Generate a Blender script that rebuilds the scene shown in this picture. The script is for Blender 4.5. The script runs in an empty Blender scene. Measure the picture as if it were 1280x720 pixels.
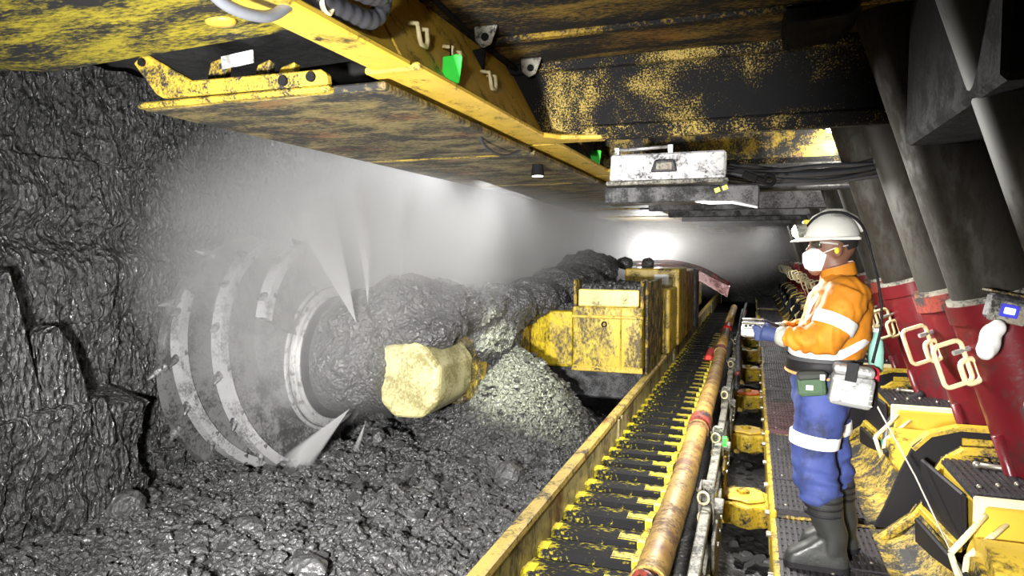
import bpy, math, random
import numpy as np
from mathutils import Vector, Matrix, noise

sc = bpy.context.scene
C = sc.collection
PI = math.pi
random.seed(7)

# ------------------------------------------------------------------ camera
F_PX, VPX, VPY, CAM_H = 850.0, 942.0, 314.0, 1.6
pitch = math.atan((360 - VPY) / F_PX)
yaw = math.atan((VPX - 640) / math.hypot(F_PX, 360 - VPY))
cam_d = bpy.data.cameras.new('camera')
cam_d.sensor_width = 36.0
cam_d.lens = F_PX / 1280 * 36.0
cam_d.clip_start = 0.02
cam = bpy.data.objects.new('camera', cam_d)
C.objects.link(cam)
cam.location = (0, 0, CAM_H)
cam.rotation_euler = (PI / 2 - pitch, 0, yaw)
sc.camera = cam

# ------------------------------------------------------------------ world, exposure
w = bpy.data.worlds.new('world'); sc.world = w; w.use_nodes = True
w.node_tree.nodes['Background'].inputs[0].default_value = (0.9, 0.95, 1.0, 1)
w.node_tree.nodes['Background'].inputs[1].default_value = 0.012
sc.view_settings.view_transform = 'Standard'
sc.view_settings.look = 'None'
sc.view_settings.gamma = 1.0
sc.view_settings.use_curve_mapping = False
sc.view_settings.exposure = 0.0
sc.cycles.use_denoising = True
sc.cycles.max_bounces = 6
sc.cycles.diffuse_bounces = 3
sc.cycles.glossy_bounces = 3
sc.cycles.transmission_bounces = 4
sc.cycles.volume_bounces = 1
sc.cycles.volume_step_rate = 1.0
sc.cycles.sample_clamp_indirect = 4.0
sc.cycles.caustics_reflective = False
sc.cycles.caustics_refractive = False

# ------------------------------------------------------------------ large lights: working lamps of the face, plus added fills
def area(name, loc, aim, size, power, col=(1, 1, 1), sy=None, spread=None):
    d = bpy.data.lights.new(name, 'AREA'); d.energy = power; d.color = col
    d.shape = 'RECTANGLE'; d.size = size; d.size_y = sy or size
    if spread: d.spread = math.radians(spread)
    o = bpy.data.objects.new(name, d); C.objects.link(o); o.location = loc
    o.rotation_euler = (Vector(aim) - Vector(loc)).to_track_quat('-Z', 'Y').to_euler()
    return o
def spot(name, loc, aim, power, deg, col=(1, 1, 1), blend=.4, r=.04):
    d = bpy.data.lights.new(name, 'SPOT'); d.energy = power; d.color = col
    d.spot_size = math.radians(deg); d.spot_blend = blend; d.shadow_soft_size = r
    o = bpy.data.objects.new(name, d); C.objects.link(o); o.location = loc
    o.rotation_euler = (Vector(aim) - Vector(loc)).to_track_quat('-Z', 'Y').to_euler()
    return o
def point(name, loc, power, col=(1, 1, 1), r=.05):
    d = bpy.data.lights.new(name, 'POINT'); d.energy = power; d.color = col; d.shadow_soft_size = r
    o = bpy.data.objects.new(name, d); C.objects.link(o); o.location = loc
    return o

# lamp carried beside the photographer, aimed up the face; lamp on the support behind him
area('face_lamp', (-1.0, 0.1, 1.25), (-2.9, 4.6, .85), .22, 250, (1, .98, .95), spread=95)
area('walkway_lamp', (-.35, -.2, 1.45), (.62, 3.9, .45), .22, 32, (1, .98, .94), spread=48)
area('mist_fill_light', (-2.3, 5.9, 2.22), (-2.9, 5.9, .5), .25, 60, (1, 1, 1), 4.5)  # added fill under the canopy tips, brightens the mist
spot('camera_side_lamp', (-.25, -.28, 1.95), (-1.25, 4.0, 2.3), 330, 44, (1, .97, .92), .5, .06)
point('far_work_lamp', (-1.85, 13.0, 1.58), 170, (1, 1, 1), .2)
area('far_walkway_fill', (.35, 17.0, 2.25), (.30, 16.9, 0), .4, 60, (1, .98, .94))  # added fill, lifts the dark far end of the walkway

# ------------------------------------------------------------------ mesh helpers
class MB:
    def __init__(self): self.v = []; self.f = []; self.sm = []
    def add(self, vs, fs, smooth=False):
        b = len(self.v); self.v += [tuple(p) for p in vs]
        for f in fs: self.f.append([b + i for i in f]); self.sm.append(smooth)
        return self
    def box(self, x0, x1, y0, y1, z0, z1):
        vs = [(x, y, z) for z in (z0, z1) for y in (y0, y1) for x in (x0, x1)]
        return self.add(vs, [(0, 2, 3, 1), (4, 5, 7, 6), (0, 1, 5, 4), (2, 6, 7, 3), (0, 4, 6, 2), (1, 3, 7, 5)])
    def obox(self, c, s, rot=None):
        R = rot or Matrix.Identity(3); c = Vector(c)
        vs = [c + R @ Vector((sx * s[0] / 2, sy * s[1] / 2, sz * s[2] / 2)) for sz in (-1, 1) for sy in (-1, 1) for sx in (-1, 1)]
        return self.add(vs, [(0, 2, 3, 1), (4, 5, 7, 6), (0, 1, 5, 4), (2, 6, 7, 3), (0, 4, 6, 2), (1, 3, 7, 5)])
    def cyl(self, p0, p1, r0, r1=None, n=20, caps=True):
        r1 = r0 if r1 is None else r1
        p0 = Vector(p0); p1 = Vector(p1); q = (p1 - p0).to_track_quat('Z', 'Y')
        vs = []
        for p, r in ((p0, r0), (p1, r1)):
            for i in range(n):
                a = 2 * PI * i / n
                vs.append(p + q @ Vector((math.cos(a) * r, math.sin(a) * r, 0)))
        self.add(vs, [(i, (i + 1) % n, n + (i + 1) % n, n + i) for i in range(n)], True)
        if caps:
            self.add(vs[:n], [tuple(reversed(range(n)))]); self.add(vs[n:], [tuple(range(n))])
        return self
    def loft(self, rings, closed_ends=True, smooth=True):
        n = len(rings[0]); vs = [p for r in rings for p in r]
        fs = [(k * n + i, k * n + (i + 1) % n, (k + 1) * n + (i + 1) % n, (k + 1) * n + i) for k in range(len(rings) - 1) for i in range(n)]
        if closed_ends:
            fs.append(tuple(reversed(range(n)))); m = (len(rings) - 1) * n; fs.append(tuple(range(m, m + n)))
        return self.add(vs, fs, smooth)
    def tube(self, pts, r, n=8, closed=False, smooth=True):
        pts = [Vector(p) for p in pts]; k = len(pts)
        rs = r if isinstance(r, (list, tuple)) else [r] * k
        rings = []; ref = None
        for i, p in enumerate(pts):
            a = pts[i - 1] if (i > 0 or closed) else p
            b = pts[(i + 1) % k] if (i < k - 1 or closed) else p
            t = (b - a).normalized()
            if ref is None:
                ref = Vector((0, 0, 1)) if abs(t.z) < .9 else Vector((1, 0, 0))
            u = (ref - t * ref.dot(t)).normalized(); v = t.cross(u); ref = u
            rings.append([p + (u * math.cos(2 * PI * j / n) + v * math.sin(2 * PI * j / n)) * rs[i] for j in range(n)])
        if closed:
            rings.append(rings[0]); return self.loft(rings, False, smooth)
        return self.loft(rings, True, smooth)
    def prism(self, pts, axis, a0, a1):
        n = len(pts)
        def P(p, a):
            return {'x': (a, p[0], p[1]), 'y': (p[0], a, p[1]), 'z': (p[0], p[1], a)}[axis]
        vs = [P(p, a0) for p in pts] + [P(p, a1) for p in pts]
        return self.add(vs, [tuple(reversed(range(n))), tuple(range(n, 2 * n))] + [(i, (i + 1) % n, n + (i + 1) % n, n + i) for i in range(n)])
    def strip(self, prof, axis, a0, a1, t):
        """an open 2d profile given thickness t and extruded along axis"""
        out = []
        for i, p in enumerate(prof):
            a = prof[max(i - 1, 0)]; b = prof[min(i + 1, len(prof) - 1)]
            d = Vector((b[0] - a[0], b[1] - a[1])).normalized()
            out.append((p[0] + d.y * t, p[1] - d.x * t))
        for i in range(len(prof) - 1):
            self.prism([prof[i], prof[i + 1], out[i + 1], out[i]], axis, a0, a1)
        return self
    def ell(self, c, r, u=20, v=12, z0=-PI / 2, z1=PI / 2):
        rings = []
        for j in range(v + 1):
            b = z0 + (z1 - z0) * j / v
            rings.append([(c[0] + r[0] * math.cos(2 * PI * i / u) * math.cos(b), c[1] + r[1] * math.sin(2 * PI * i / u) * math.cos(b), c[2] + r[2] * math.sin(b)) for i in range(u)])
        return self.loft(rings, True)
    def lump(self, c, r, seed, st=(1, 1, 1), rough=.28, rot=None):
        rnd = random.Random(seed)
        t = (1 + 5 ** .5) / 2
        base = [(-1, t, 0), (1, t, 0), (-1, -t, 0), (1, -t, 0), (0, -1, t), (0, 1, t), (0, -1, -t), (0, 1, -t), (t, 0, -1), (t, 0, 1), (-t, 0, -1), (-t, 0, 1)]
        fs = [(0, 11, 5), (0, 5, 1), (0, 1, 7), (0, 7, 10), (0, 10, 11), (1, 5, 9), (5, 11, 4), (11, 10, 2), (10, 7, 6), (7, 1, 8), (3, 9, 4), (3, 4, 2), (3, 2, 6), (3, 6, 8), (3, 8, 9), (4, 9, 5), (2, 4, 11), (6, 2, 10), (8, 6, 7), (9, 8, 1)]
        q = Vector((rnd.uniform(-1, 1), rnd.uniform(-1, 1), rnd.uniform(-1, 1))).to_track_quat('Z', 'Y')
        vs = []
        for b in base:
            p = q @ (Vector(b).normalized() * (1 + rnd.uniform(-rough, rough)))
            vs.append((c[0] + p.x * r * st[0], c[1] + p.y * r * st[1], c[2] + p.z * r * st[2]))
        return self.add(vs, fs)
    def mesh(self, name, m=None):
        me = bpy.data.meshes.new(name); me.from_pydata(self.v, [], self.f)
        me.polygons.foreach_set('use_smooth', self.sm)
        if m: me.materials.append(m)
        me.update(); return me

def obj(name, mb, m, parent=None, bevel=0.0, seg=1):
    me = mb if isinstance(mb, bpy.types.Mesh) else mb.mesh(name, m)
    o = bpy.data.objects.new(name, me); C.objects.link(o)
    if parent: o.parent = parent
    if bevel:
        b = o.modifiers.new('bevel', 'BEVEL'); b.width = bevel; b.segments = seg; b.limit_method = 'ANGLE'; b.angle_limit = .7
    return o
def tag(o, label=None, cat=None, group=None, kind=None):
    if label: o['label'] = label
    if cat: o['category'] = cat
    if group: o['group'] = group
    if kind: o['kind'] = kind
    return o
def thing(name, label, cat, loc=(0, 0, 0), group=None, rz=0):
    o = bpy.data.objects.new(name, None); C.objects.link(o); o.location = loc; o.rotation_euler = (0, 0, rz)
    return tag(o, label, cat, group)
def copy_tree(o, parent=None):
    c = o.copy(); C.objects.link(c); c.parent = parent
    for ch in o.children: copy_tree(ch, c)
    return c
def bez(p0, p1, p2, p3, n=12):
    p0, p1, p2, p3 = map(Vector, (p0, p1, p2, p3))
    return [p0 * (1 - t) ** 3 + p1 * 3 * t * (1 - t) ** 2 + p2 * 3 * t * t * (1 - t) + p3 * t ** 3 for t in [i / n for i in range(n + 1)]]
def spline(pts, n=6):
    P = [Vector(p) for p in pts]; P = [P[0] * 2 - P[1]] + P + [P[-1] * 2 - P[-2]]; out = []
    for i in range(1, len(P) - 2):
        for k in range(n):
            t = k / n; a, b, c, d = P[i - 1:i + 3]
            out.append(.5 * ((2 * b) + (c - a) * t + (2 * a - 5 * b + 4 * c - d) * t * t + (3 * b - a - 3 * c + d) * t ** 3))
    return out + [P[-2]]
def loop_pts(w, h, r, n=4):
    """rounded rectangle, centred, in 2d"""
    out = []
    for cx, cy, a0 in ((w / 2 - r, h / 2 - r, 0), (-w / 2 + r, h / 2 - r, 90), (-w / 2 + r, -h / 2 + r, 180), (w / 2 - r, -h / 2 + r, 270)):
        for k in range(n + 1):
            a = math.radians(a0 + 90 * k / n); out.append((cx + r * math.cos(a), cy + r * math.sin(a)))
    return out
def remeshed(name, mb, m, voxel, smooth=4, parent=None):
    me = mb.mesh(name + '_raw', m)
    o = bpy.data.objects.new(name + '_raw', me); C.objects.link(o)
    r = o.modifiers.new('r', 'REMESH'); r.mode = 'VOXEL'; r.voxel_size = voxel; r.use_smooth_shade = True
    s = o.modifiers.new('s', 'SMOOTH'); s.factor = .5; s.iterations = smooth
    dg = bpy.context.evaluated_depsgraph_get()
    nm = bpy.data.meshes.new_from_object(o.evaluated_get(dg)); nm.name = name
    if not nm.materials: nm.materials.append(m)
    bpy.data.objects.remove(o); bpy.data.meshes.remove(me)
    nm.polygons.foreach_set('use_smooth', [True] * len(nm.polygons))
    return obj(name, nm, m, parent)

# ------------------------------------------------------------------ materials
def base_mat(name):
    m = bpy.data.materials.new(name); m.use_nodes = True
    nt = m.node_tree; b = nt.nodes['Principled BSDF']
    return m, nt, b
def ns(nt, scale, detail=6, rough=.6, co=None, dist=0):
    n = nt.nodes.new('ShaderNodeTexNoise'); n.inputs['Scale'].default_value = scale
    n.inputs['Detail'].default_value = detail; n.inputs['Roughness'].default_value = rough; n.inputs['Distortion'].default_value = dist
    if co: nt.links.new(co, n.inputs['Vector'])
    return n
def mapping(nt, s=(1, 1, 1), loc=(0, 0, 0)):
    t = nt.nodes.new('ShaderNodeTexCoord'); mp = nt.nodes.new('ShaderNodeMapping')
    mp.inputs['Scale'].default_value = s; mp.inputs['Location'].default_value = loc
    nt.links.new(t.outputs['Object'], mp.inputs['Vector']); return mp.outputs[0]
def ramp(nt, src, lo, hi, c0=(0, 0, 0, 1), c1=(1, 1, 1, 1)):
    r = nt.nodes.new('ShaderNodeValToRGB'); e = r.color_ramp.elements
    e[0].position = lo; e[1].position = hi; e[0].color = c0; e[1].color = c1
    nt.links.new(src, r.inputs[0]); return r.outputs[0]
def mixc(nt, fac, a, b, mode='MIX'):
    n = nt.nodes.new('ShaderNodeMix'); n.data_type = 'RGBA'; n.blend_type = mode
    for sock, val in ((n.inputs[0], fac), (n.inputs[6], a), (n.inputs[7], b)):
        if hasattr(val, 'links'): nt.links.new(val, sock)
        elif isinstance(val, (int, float)): sock.default_value = val
        else: sock.default_value = tuple(val)[:3] + (1,)
    return n.outputs[2]
def mth(nt, op, a, b=None):
    n = nt.nodes.new('ShaderNodeMath'); n.operation = op
    for sock, val in zip(n.inputs, (a, b)):
        if val is None: continue
        if hasattr(val, 'links'): nt.links.new(val, sock)
        else: sock.default_value = val
    return n.outputs[0]
def bump(nt, b, h, strength, dist=.02):
    n = nt.nodes.new('ShaderNodeBump'); n.inputs['Strength'].default_value = strength; n.inputs['Distance'].default_value = dist
    nt.links.new(h, n.inputs['Height']); nt.links.new(n.outputs[0], b.inputs['Normal'])
BLACK = (.011, .011, .012)
def paint(name, col, grime=.5, scale=5, rough=.42, gcol=BLACK, rust=.0, metal=0, bmp=.25, soft=.12, st=(1, 1, 1), var=.25, spec=.5, fine=9):
    """painted steel under coal dirt: patchy large grime broken up by fine speckle"""
    m, nt, b = base_mat(name); co = mapping(nt, st)
    n1 = ns(nt, scale, 5, .6, co, .4); n2 = ns(nt, scale * fine, 5, .7, co); n3 = ns(nt, scale * .6, 3, .5, co)
    mixv = mth(nt, 'ADD', mth(nt, 'MULTIPLY', n1.outputs[0], .55), mth(nt, 'MULTIPLY', n2.outputs[0], .45))
    t = .5 + (grime - .5) * .36
    mask = ramp(nt, mixv, t - soft * .5, t + soft * .5, (1, 1, 1, 1), (0, 0, 0, 1))
    dark = tuple(c * (1 - var * 1.6) for c in col)
    c = mixc(nt, n3.outputs[0], dark, tuple(min(1, x * (1 + var)) for x in col))
    if rust:
        rm = ramp(nt, n3.outputs[0], .62 - rust * .3, .75 - rust * .3)
        c = mixc(nt, rm, c, (.16, .055, .015))
    c = mixc(nt, mask, c, gcol)
    nt.links.new(c, b.inputs['Base Color'])
    r = mth(nt, 'ADD', mth(nt, 'MULTIPLY', mask, .25), rough); nt.links.new(r, b.inputs['Roughness'])
    b.inputs['Metallic'].default_value = metal; b.inputs['Specular IOR Level'].default_value = spec
    bump(nt, b, mth(nt, 'ADD', mask, n2.outputs[0]), bmp, .006)
    return m
def plain(name, col, rough=.5, metal=0, bmp=0, scale=40, var=.15, emit=None, es=0, spec=.5, dirt=0):
    m, nt, b = base_mat(name); co = mapping(nt)
    n = ns(nt, scale, 4, .6, co)
    c = mixc(nt, n.outputs[0], tuple(x * (1 - var) for x in col), tuple(min(1, x * (1 + var)) for x in col))
    if dirt:
        d = ns(nt, scale * .25, 6, .65, co); mk = ramp(nt, d.outputs[0], .62 - dirt * .25, .72 - dirt * .2)
        c = mixc(nt, mk, c, tuple(x * .25 for x in col))
    nt.links.new(c, b.inputs['Base Color']); b.inputs['Roughness'].default_value = rough
    b.inputs['Metallic'].default_value = metal; b.inputs['Specular IOR Level'].default_value = spec
    if bmp: bump(nt, b, n.outputs[0], bmp, .01)
    if emit:
        b.inputs['Emission Color'].default_value = emit + (1,); b.inputs['Emission Strength'].default_value = es
    return m
def coal(name, st=(1, 1, 1), scale=9, lo=.006, hi=.03, rough=.33, bmp=.9, wash=.0, dist=.03, fine=.12, det=5):
    """wet glinting coal: fractured bump, patchy gloss"""
    m, nt, b = base_mat(name); co = mapping(nt, st)
    v = nt.nodes.new('ShaderNodeTexVoronoi'); v.inputs['Scale'].default_value = scale * 3.2; nt.links.new(co, v.inputs['Vector'])
    n1 = ns(nt, scale, det, .65, co, .4); n2 = ns(nt, scale * 4, 3, .6, co); n3 = ns(nt, scale * .35, 3, .5, co)
    c = mixc(nt, n2.outputs[0], (lo, lo, lo * 1.03), (hi, hi, hi * 1.04))
    if wash:
        wm = ramp(nt, n3.outputs[0], .42, .66)
        c = mixc(nt, mth(nt, 'MULTIPLY', wm, wash), c, (.085, .085, .083))
    nt.links.new(c, b.inputs['Base Color'])
    gl = ramp(nt, n2.outputs[0], .42, .60, (.72, .72, .72, 1), (rough, rough, rough, 1)); r = gl; nt.links.new(r, b.inputs['Roughness'])
    b.inputs['Specular IOR Level'].default_value = .9
    h = mth(nt, 'ADD', mth(nt, 'MULTIPLY', n1.outputs[0], 1.0), mth(nt, 'ADD', mth(nt, 'MULTIPLY', v.outputs[0], .45), mth(nt, 'MULTIPLY', n2.outputs[0], fine)))
    bump(nt, b, h, bmp, dist)
    return m

Y = (.56, .39, .035)
M = dict(
    yellow=paint('yellow_painted_steel', Y, .36, 6, .4),
    yellow_mid=paint('scuffed_yellow_steel', (.50, .35, .035), .47, 7, .5, bmp=.4, fine=12),
    yellow_dirty=paint('dirty_yellow_steel', (.48, .33, .035), .58, 7, .45, rust=.15),
    yellow_clean=paint('clean_yellow_steel', (.62, .43, .05), .22, 4, .35, bmp=.1),
    flange=paint('bright_yellow_flange', (.66, .44, .06), .27, 9, .4, bmp=.3),
    roofplate=paint('black_and_yellow_roof_steel', (.34, .22, .03), .62, 2.6, .6, rust=.15, bmp=.5, fine=22, spec=.2),
    wallplate=paint('grimed_yellow_wall_steel', (.5, .37, .10), .74, 1.8, .6, bmp=.6, fine=50, soft=.05, spec=.2),
    tip=paint('brown_yellow_tip_steel', (.22, .17, .06), .52, 3, .5, rust=.2, bmp=.3, st=(1, 2, 1)),
    olive=paint('yellow_black_streaked_tip', (.40, .33, .03), .55, 3.5, .5, bmp=.5, st=(.7, 1.8, 1), fine=10),
    brown=paint('brown_rusted_roof', (.20, .13, .03), .60, 2.6, .6, rust=.15, bmp=.5, fine=20, spec=.2, st=(.5, 1.5, 1)),
    black=paint('black_steel', (.008, .008, .008), .5, 8, .7, bmp=.3, spec=.1),
    darkgrey=paint('dark_grey_steel', (.075, .075, .08), .5, 8, .5, bmp=.2),
    red=paint('red_leg_paint', (.13, .009, .014), .34, 3, .28, gcol=(.05, .012, .012), bmp=.08),
    redrust=paint('red_brown_steel', (.26, .04, .025), .5, 7, .45),
    steel=paint('dull_leg_steel', (.026, .024, .019), .38, 2.5, .62, gcol=(.016, .012, .008), metal=.0, spec=.25, bmp=.05, st=(1, 1, .4)),
    silver=plain('bare_silver_metal', (.55, .55, .55), .38, .6, .1, 60, dirt=.4),
    lightbox=paint('white_speckled_steel', (.75, .75, .76), .36, 10, .35, bmp=.2, fine=5),
    greyplate=paint('worn_grey_plate', (.30, .29, .24), .45, 7, .45, rust=.1),
    spill=paint('worn_pale_yellow_plate', (.38, .32, .15), .42, 4, .45, gcol=(.07, .055, .03), rust=.1, st=(1, 1, .5)),
    spilledge=paint('yellow_plate_edge', (.50, .36, .09), .36, 6, .4, rust=.15),
    pipe=paint('orange_yellow_pipe', (.40, .25, .055), .42, 6, .5, gcol=(.10, .045, .015), rust=.3),
    rubber=plain('black_rubber', (.014, .013, .015), .55, 0, .15, 50, spec=.2),
    mat=paint('ribbed_rubber_mat', (.035, .031, .036), .40, 9, .42, gcol=(.012, .011, .012), bmp=.2),
    matred=paint('reddish_rubber_mat', (.075, .025, .03), .40, 9, .42, gcol=(.02, .012, .012), bmp=.2),
    hose=plain('black_hose_rubber', (.035, .036, .042), .45, 0, .1, 60),
    cream=plain('cream_enamel_and_lit_face', (.82, .72, .42), .4, 0, .05, 30),  # cream parts; on the step front it stands in for strong light
    bolt=plain('bright_bolt_steel', (.30, .28, .23), .4, .6, 0, 40),
    coalface=coal('wet_coal_face', (1.6, 1.6, .8), 6, .005, .026, .19, 1.0, wash=.30, dist=.10),
    pile=coal('crushed_coal', (1, 1, 1), 10, .005, .045, .26, 1.0, wash=.30, dist=.05),
    lump=coal('coal_lump_surface', (1, 1, 1), 10, .010, .06, .26, .9, wash=.35, dist=.03),
    rock=coal('dark_roof_rock', (1, 1, 1), 3, .008, .03, .6, .8, wash=.2, dist=.05),
    floor=coal('coal_fines_floor', (1, 1, 1), 8, .010, .04, .42, .9, wash=.3, dist=.03),
    green=plain('fluorescent_green_plastic', (.05, .95, .08), .5, 0, 0, 30),
    white=plain('white_plastic', (.8, .8, .79), .45, 0, 0, 30),
)

# ------------------------------------------------------------------ setting: face, floor, roof
def fbm(x, y, z, o=5, H=1.0):
    return noise.fractal((x, y, z), H, 2.1, o)
def grid_mesh(name, fn, nu, nv, m, smooth=True):
    vs = [fn(i / nu, j / nv) for j in range(nv + 1) for i in range(nu + 1)]
    fs = [(j * (nu + 1) + i, j * (nu + 1) + i + 1, (j + 1) * (nu + 1) + i + 1, (j + 1) * (nu + 1) + i) for j in range(nv) for i in range(nu)]
    b = MB().add(vs, fs, smooth); return b.mesh(name, m)
def face_fn(u, v):
    y = -1 + 12 * u / .94 if u < .94 else 11 + 9 * (u - .94) / .06; z = -.7 + 3.6 * v
    x = -4.42
    # stepped bench left along the bottom of the face, in front of the drum
    if y < 6:
        e = .62 + .10 * fbm(y * .8, 3, 1) - .12 * math.sin(y * 1.7)
        s = max(0, min(1, (e - z) / .10)); t = max(0, min(1, (3.78 + .06 * fbm(z * 3, 1, 7) - y) / .10))
        x += .36 * s * t
    # undercut band below the roof coal
    x -= .12 * math.exp(-((z - 1.72 - .08 * math.sin(y)) / .12) ** 2)
    blk = noise.cell((y * 1.4 + .3 * fbm(y, z, 2), z * .9, 4.1))
    x += .04 * (blk - .5) + .15 * fbm(y * .7, z * .45, 2.2, 3) + .08 * fbm(y * 2.6, z * 1.1, 5.2, 4) + .05 * fbm(y * 8, z * 3.0, 8.2, 3, .8) + .022 * fbm(y * 22, z * 12, 3.3, 2)
    return (x, y, z)
wl = obj('wall_left', grid_mesh('wall_left', face_fn, 640, 190, M['coalface'], False), None)
tag(wl, 'glistening black coal face with vertical cleats behind the drum', kind='structure')
# far and near end closures keep the tunnel dark
def floor_fn(u, v):
    x = -4.6 + 8.0 * u; y = -3 + 33 * v
    return (x, y, -.52 + .05 * fbm(x * 1.3, y * 1.3, 1) + .03 * fbm(x * 5, y * 5, 3))
tag(obj('floor', grid_mesh('floor', floor_fn, 120, 260, M['floor']), None), 'black mine floor of coal fines', kind='structure')
def roof_fn(u, v):
    x = -5.0 + 8.5 * u; y = -3 + 33 * v
    return (x, y, 3.02 + .06 * fbm(x * 1.1, y * 1.1, 9) + .03 * fbm(x * 4, y * 4, 3))
tag(obj('ceiling', grid_mesh('ceiling', roof_fn, 60, 160, M['rock']), None), 'dark rock roof above the supports', kind='structure')
def wr_fn(u, v):
    y = -3 + 33 * u; z = -.7 + 3.8 * v
    return (3.3 + .15 * fbm(y, z, 3), y, z)
tag(obj('wall_right', grid_mesh('wall_right', wr_fn, 80, 12, M['rock']), None), 'dark broken rock behind the supports', kind='structure')
def we_fn(u, v):
    return (-5.2 + 8.8 * u, 29.5 + .3 * fbm(u * 9, v * 4, 2), -.8 + 4.0 * v)
tag(obj('wall_back', grid_mesh('wall_back', we_fn, 40, 16, M['rock']), None), 'dark far end of the longwall', kind='structure')

# slabs spalled from the face at the left
for i, (y, z, h, wd, tilt) in enumerate(((2.72, .98, 1.05, .20, .16), (2.98, .80, .72, .26, .26), (3.22, .50, .34, .12, .2))):
    b = MB(); rnd = random.Random(40 + i)
    prof = [(-wd * .5, -h * .5), (wd * .5, -h * .5), (wd * .55, -h * .1), (wd * .32, h * .28), (wd * .05, h * .5), (-wd * .3, h * .42), (-wd * .5, h * .05)]
    b.prism([(y + p[0] - tilt * p[1] * .6 + rnd.uniform(-.015, .015), z + p[1]) for p in prof], 'x', -4.15, -3.98 + .03 * i)
    o = obj('coal_slab', b, M['coalface'], bevel=.03, seg=2)
    tag(o, ['tall thin coal slab leaning from the face at far left', 'broad pointed coal slab beside the tall thin one', 'smallest pale coal splinter at the foot of the slabs'][i], 'coal slab', 'slabs peeling off the coal face')

# ------------------------------------------------------------------ coal heap on the conveyor
def heap_z(x, y):
    z = -.16
    d = math.hypot((x + 2.2) / .95, (y - 6.15) / 1.15); z += 1.05 * max(0, 1 - math.sqrt(d * d + .02)) ** 1.1
    z += .20 * math.exp(-(((x + 2.35) / .8) ** 2)) * max(0, min(1, (6 - y) / 3))
    z += .10 * math.exp(-(((x + 3.1) / .5) ** 2 + ((y - 5.0) / .8) ** 2))
    z -= .45 * max(0, min(1, (y - 7.2) / 1.4))
    z -= .25 * max(0, min(1, (x + 1.75) / .6)) * max(0, min(1, (y - 4.4) / 1.2))
    return z
def heap_fn(u, v):
    x = -4.5 + 3.46 * u; y = .4 + 11.0 * v
    z = heap_z(x, y) + .07 * fbm(x * 1.6, y * 1.6, 1.5, 3) + .065 * fbm(x * 5, y * 5, 2.5, 5, .8) + .028 * fbm(x * 17, y * 17, 4.5, 3, .7)
    return (x, y, z)
heap = obj('coal_heap', grid_mesh('coal_heap', heap_fn, 260, 620, M['pile'], False), None)
tag(heap, 'heap of crushed black coal filling the conveyor', 'coal', kind='stuff')
def surf(x, y): return heap_fn((x + 4.5) / 3.46, (y - .4) / 11.0)[2]
rb = MB(); rnd = random.Random(5)
for i in range(24000):
    y = .8 + 8.0 * rnd.random() ** 1.4; x = rnd.uniform(-4.3, -1.08)
    r = min(.04, .005 + .0085 * rnd.expovariate(1.2))
    rb.lump((x, y, surf(x, y) + r * .25), r, i, (rnd.uniform(.8, 1.5), rnd.uniform(.8, 1.4), rnd.uniform(.5, .9)), .3)
tag(obj('coal_chips', rb, M['lump'], None), 'loose chips of coal strewn over the heap', 'coal', kind='stuff')
# lumps one can pick out
big = [(-1.72, 4.72, .125, (1.1, 1.1, .9), 'largest grey coal lump lying near the middle of the heap'),
       (-3.86, 3.30, .13, (1.0, 1.0, .95), 'pale-topped coal lump at the foot of the face'),
       (-2.95, 4.95, .07, (1, 1, 1.1), 'dark coal lump on the crest just below the drum hub'),
       (-2.05, 2.75, .10, (1.3, 1, .7), 'flat coal lump in the near foreground of the heap'),
       (-1.55, 2.78, .07, (1.3, .9, .8), 'coal lump in the foreground near the spill plate'),
       (-2.75, 3.15, .09, (1.1, 1, .8), 'rounded coal lump half sunk in the left foreground'),
       (-3.45, 3.25, .055, (.8, 1.3, .7), 'long coal lump beside the pale-topped one')]
for i, (x, y, r, st, lab) in enumerate(big):
    b = MB().lump((0, 0, 0), r, 900 + i, st, .2)
    o = obj('coal_lump', b, M['lump'], bevel=r * .12, seg=2); o.location = (x, y, surf(x, y) + r * .35)
    tag(o, lab, 'coal lump', 'large coal lumps on the heap')
protos = [MB().lump((0, 0, 0), 1, 700 + i, (1.2, 1, .75), .3).mesh('coal_lump', M['lump']) for i in range(8)]
for i in range(170):
    y = 1.9 + 5.2 * rnd.random() ** 1.2; x = rnd.uniform(-4.0, -1.2); r = rnd.uniform(.022, .048)
    o = obj('coal_lump', protos[i % 8], None); o.scale = (r, r, r); o.rotation_euler = (rnd.uniform(-.4, .4), rnd.uniform(-.4, .4), rnd.uniform(0, 6.3))
    o.location = (x, y, surf(x, y) + r * .3)
    tag(o, 'fist-sized lump of black coal scattered over the heap', 'coal lump', 'small coal lumps on the heap')

# ------------------------------------------------------------------ powered roof supports
PITCH = 2.0
def leg_x(z): return .92 + .33 * (1.37 - z) + .235          # axis of the inclined legs
def lugs(mb, x, y, z):
    """small eye plate hanging from a roof plate"""
    mb.prism([(x - .07, z), (x + .07, z), (x + .03, z - .10), (x - .02, z - .12), (x - .06, z - .08)], 'y', y - .012, y + .012)
def ring_xz(cx, cz, r, n=20): return [(cx + r * math.cos(2 * PI * i / n), cz + r * math.sin(2 * PI * i / n)) for i in range(n)]
def u_hook(x, y, z, w=.09, h=.09):
    return [(x, y - w / 2, z), (x + .05, y - w / 2, z - .01), (x + .055, y - w / 2 + .005, z - h * .7), (x + .055, y - w / 2 + .02, z - h), (x + .055, y + w / 2 - .02, z - h), (x + .055, y + w / 2 - .005, z - h * .7), (x + .05, y + w / 2, z - .01), (x, y + w / 2, z)]

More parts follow.
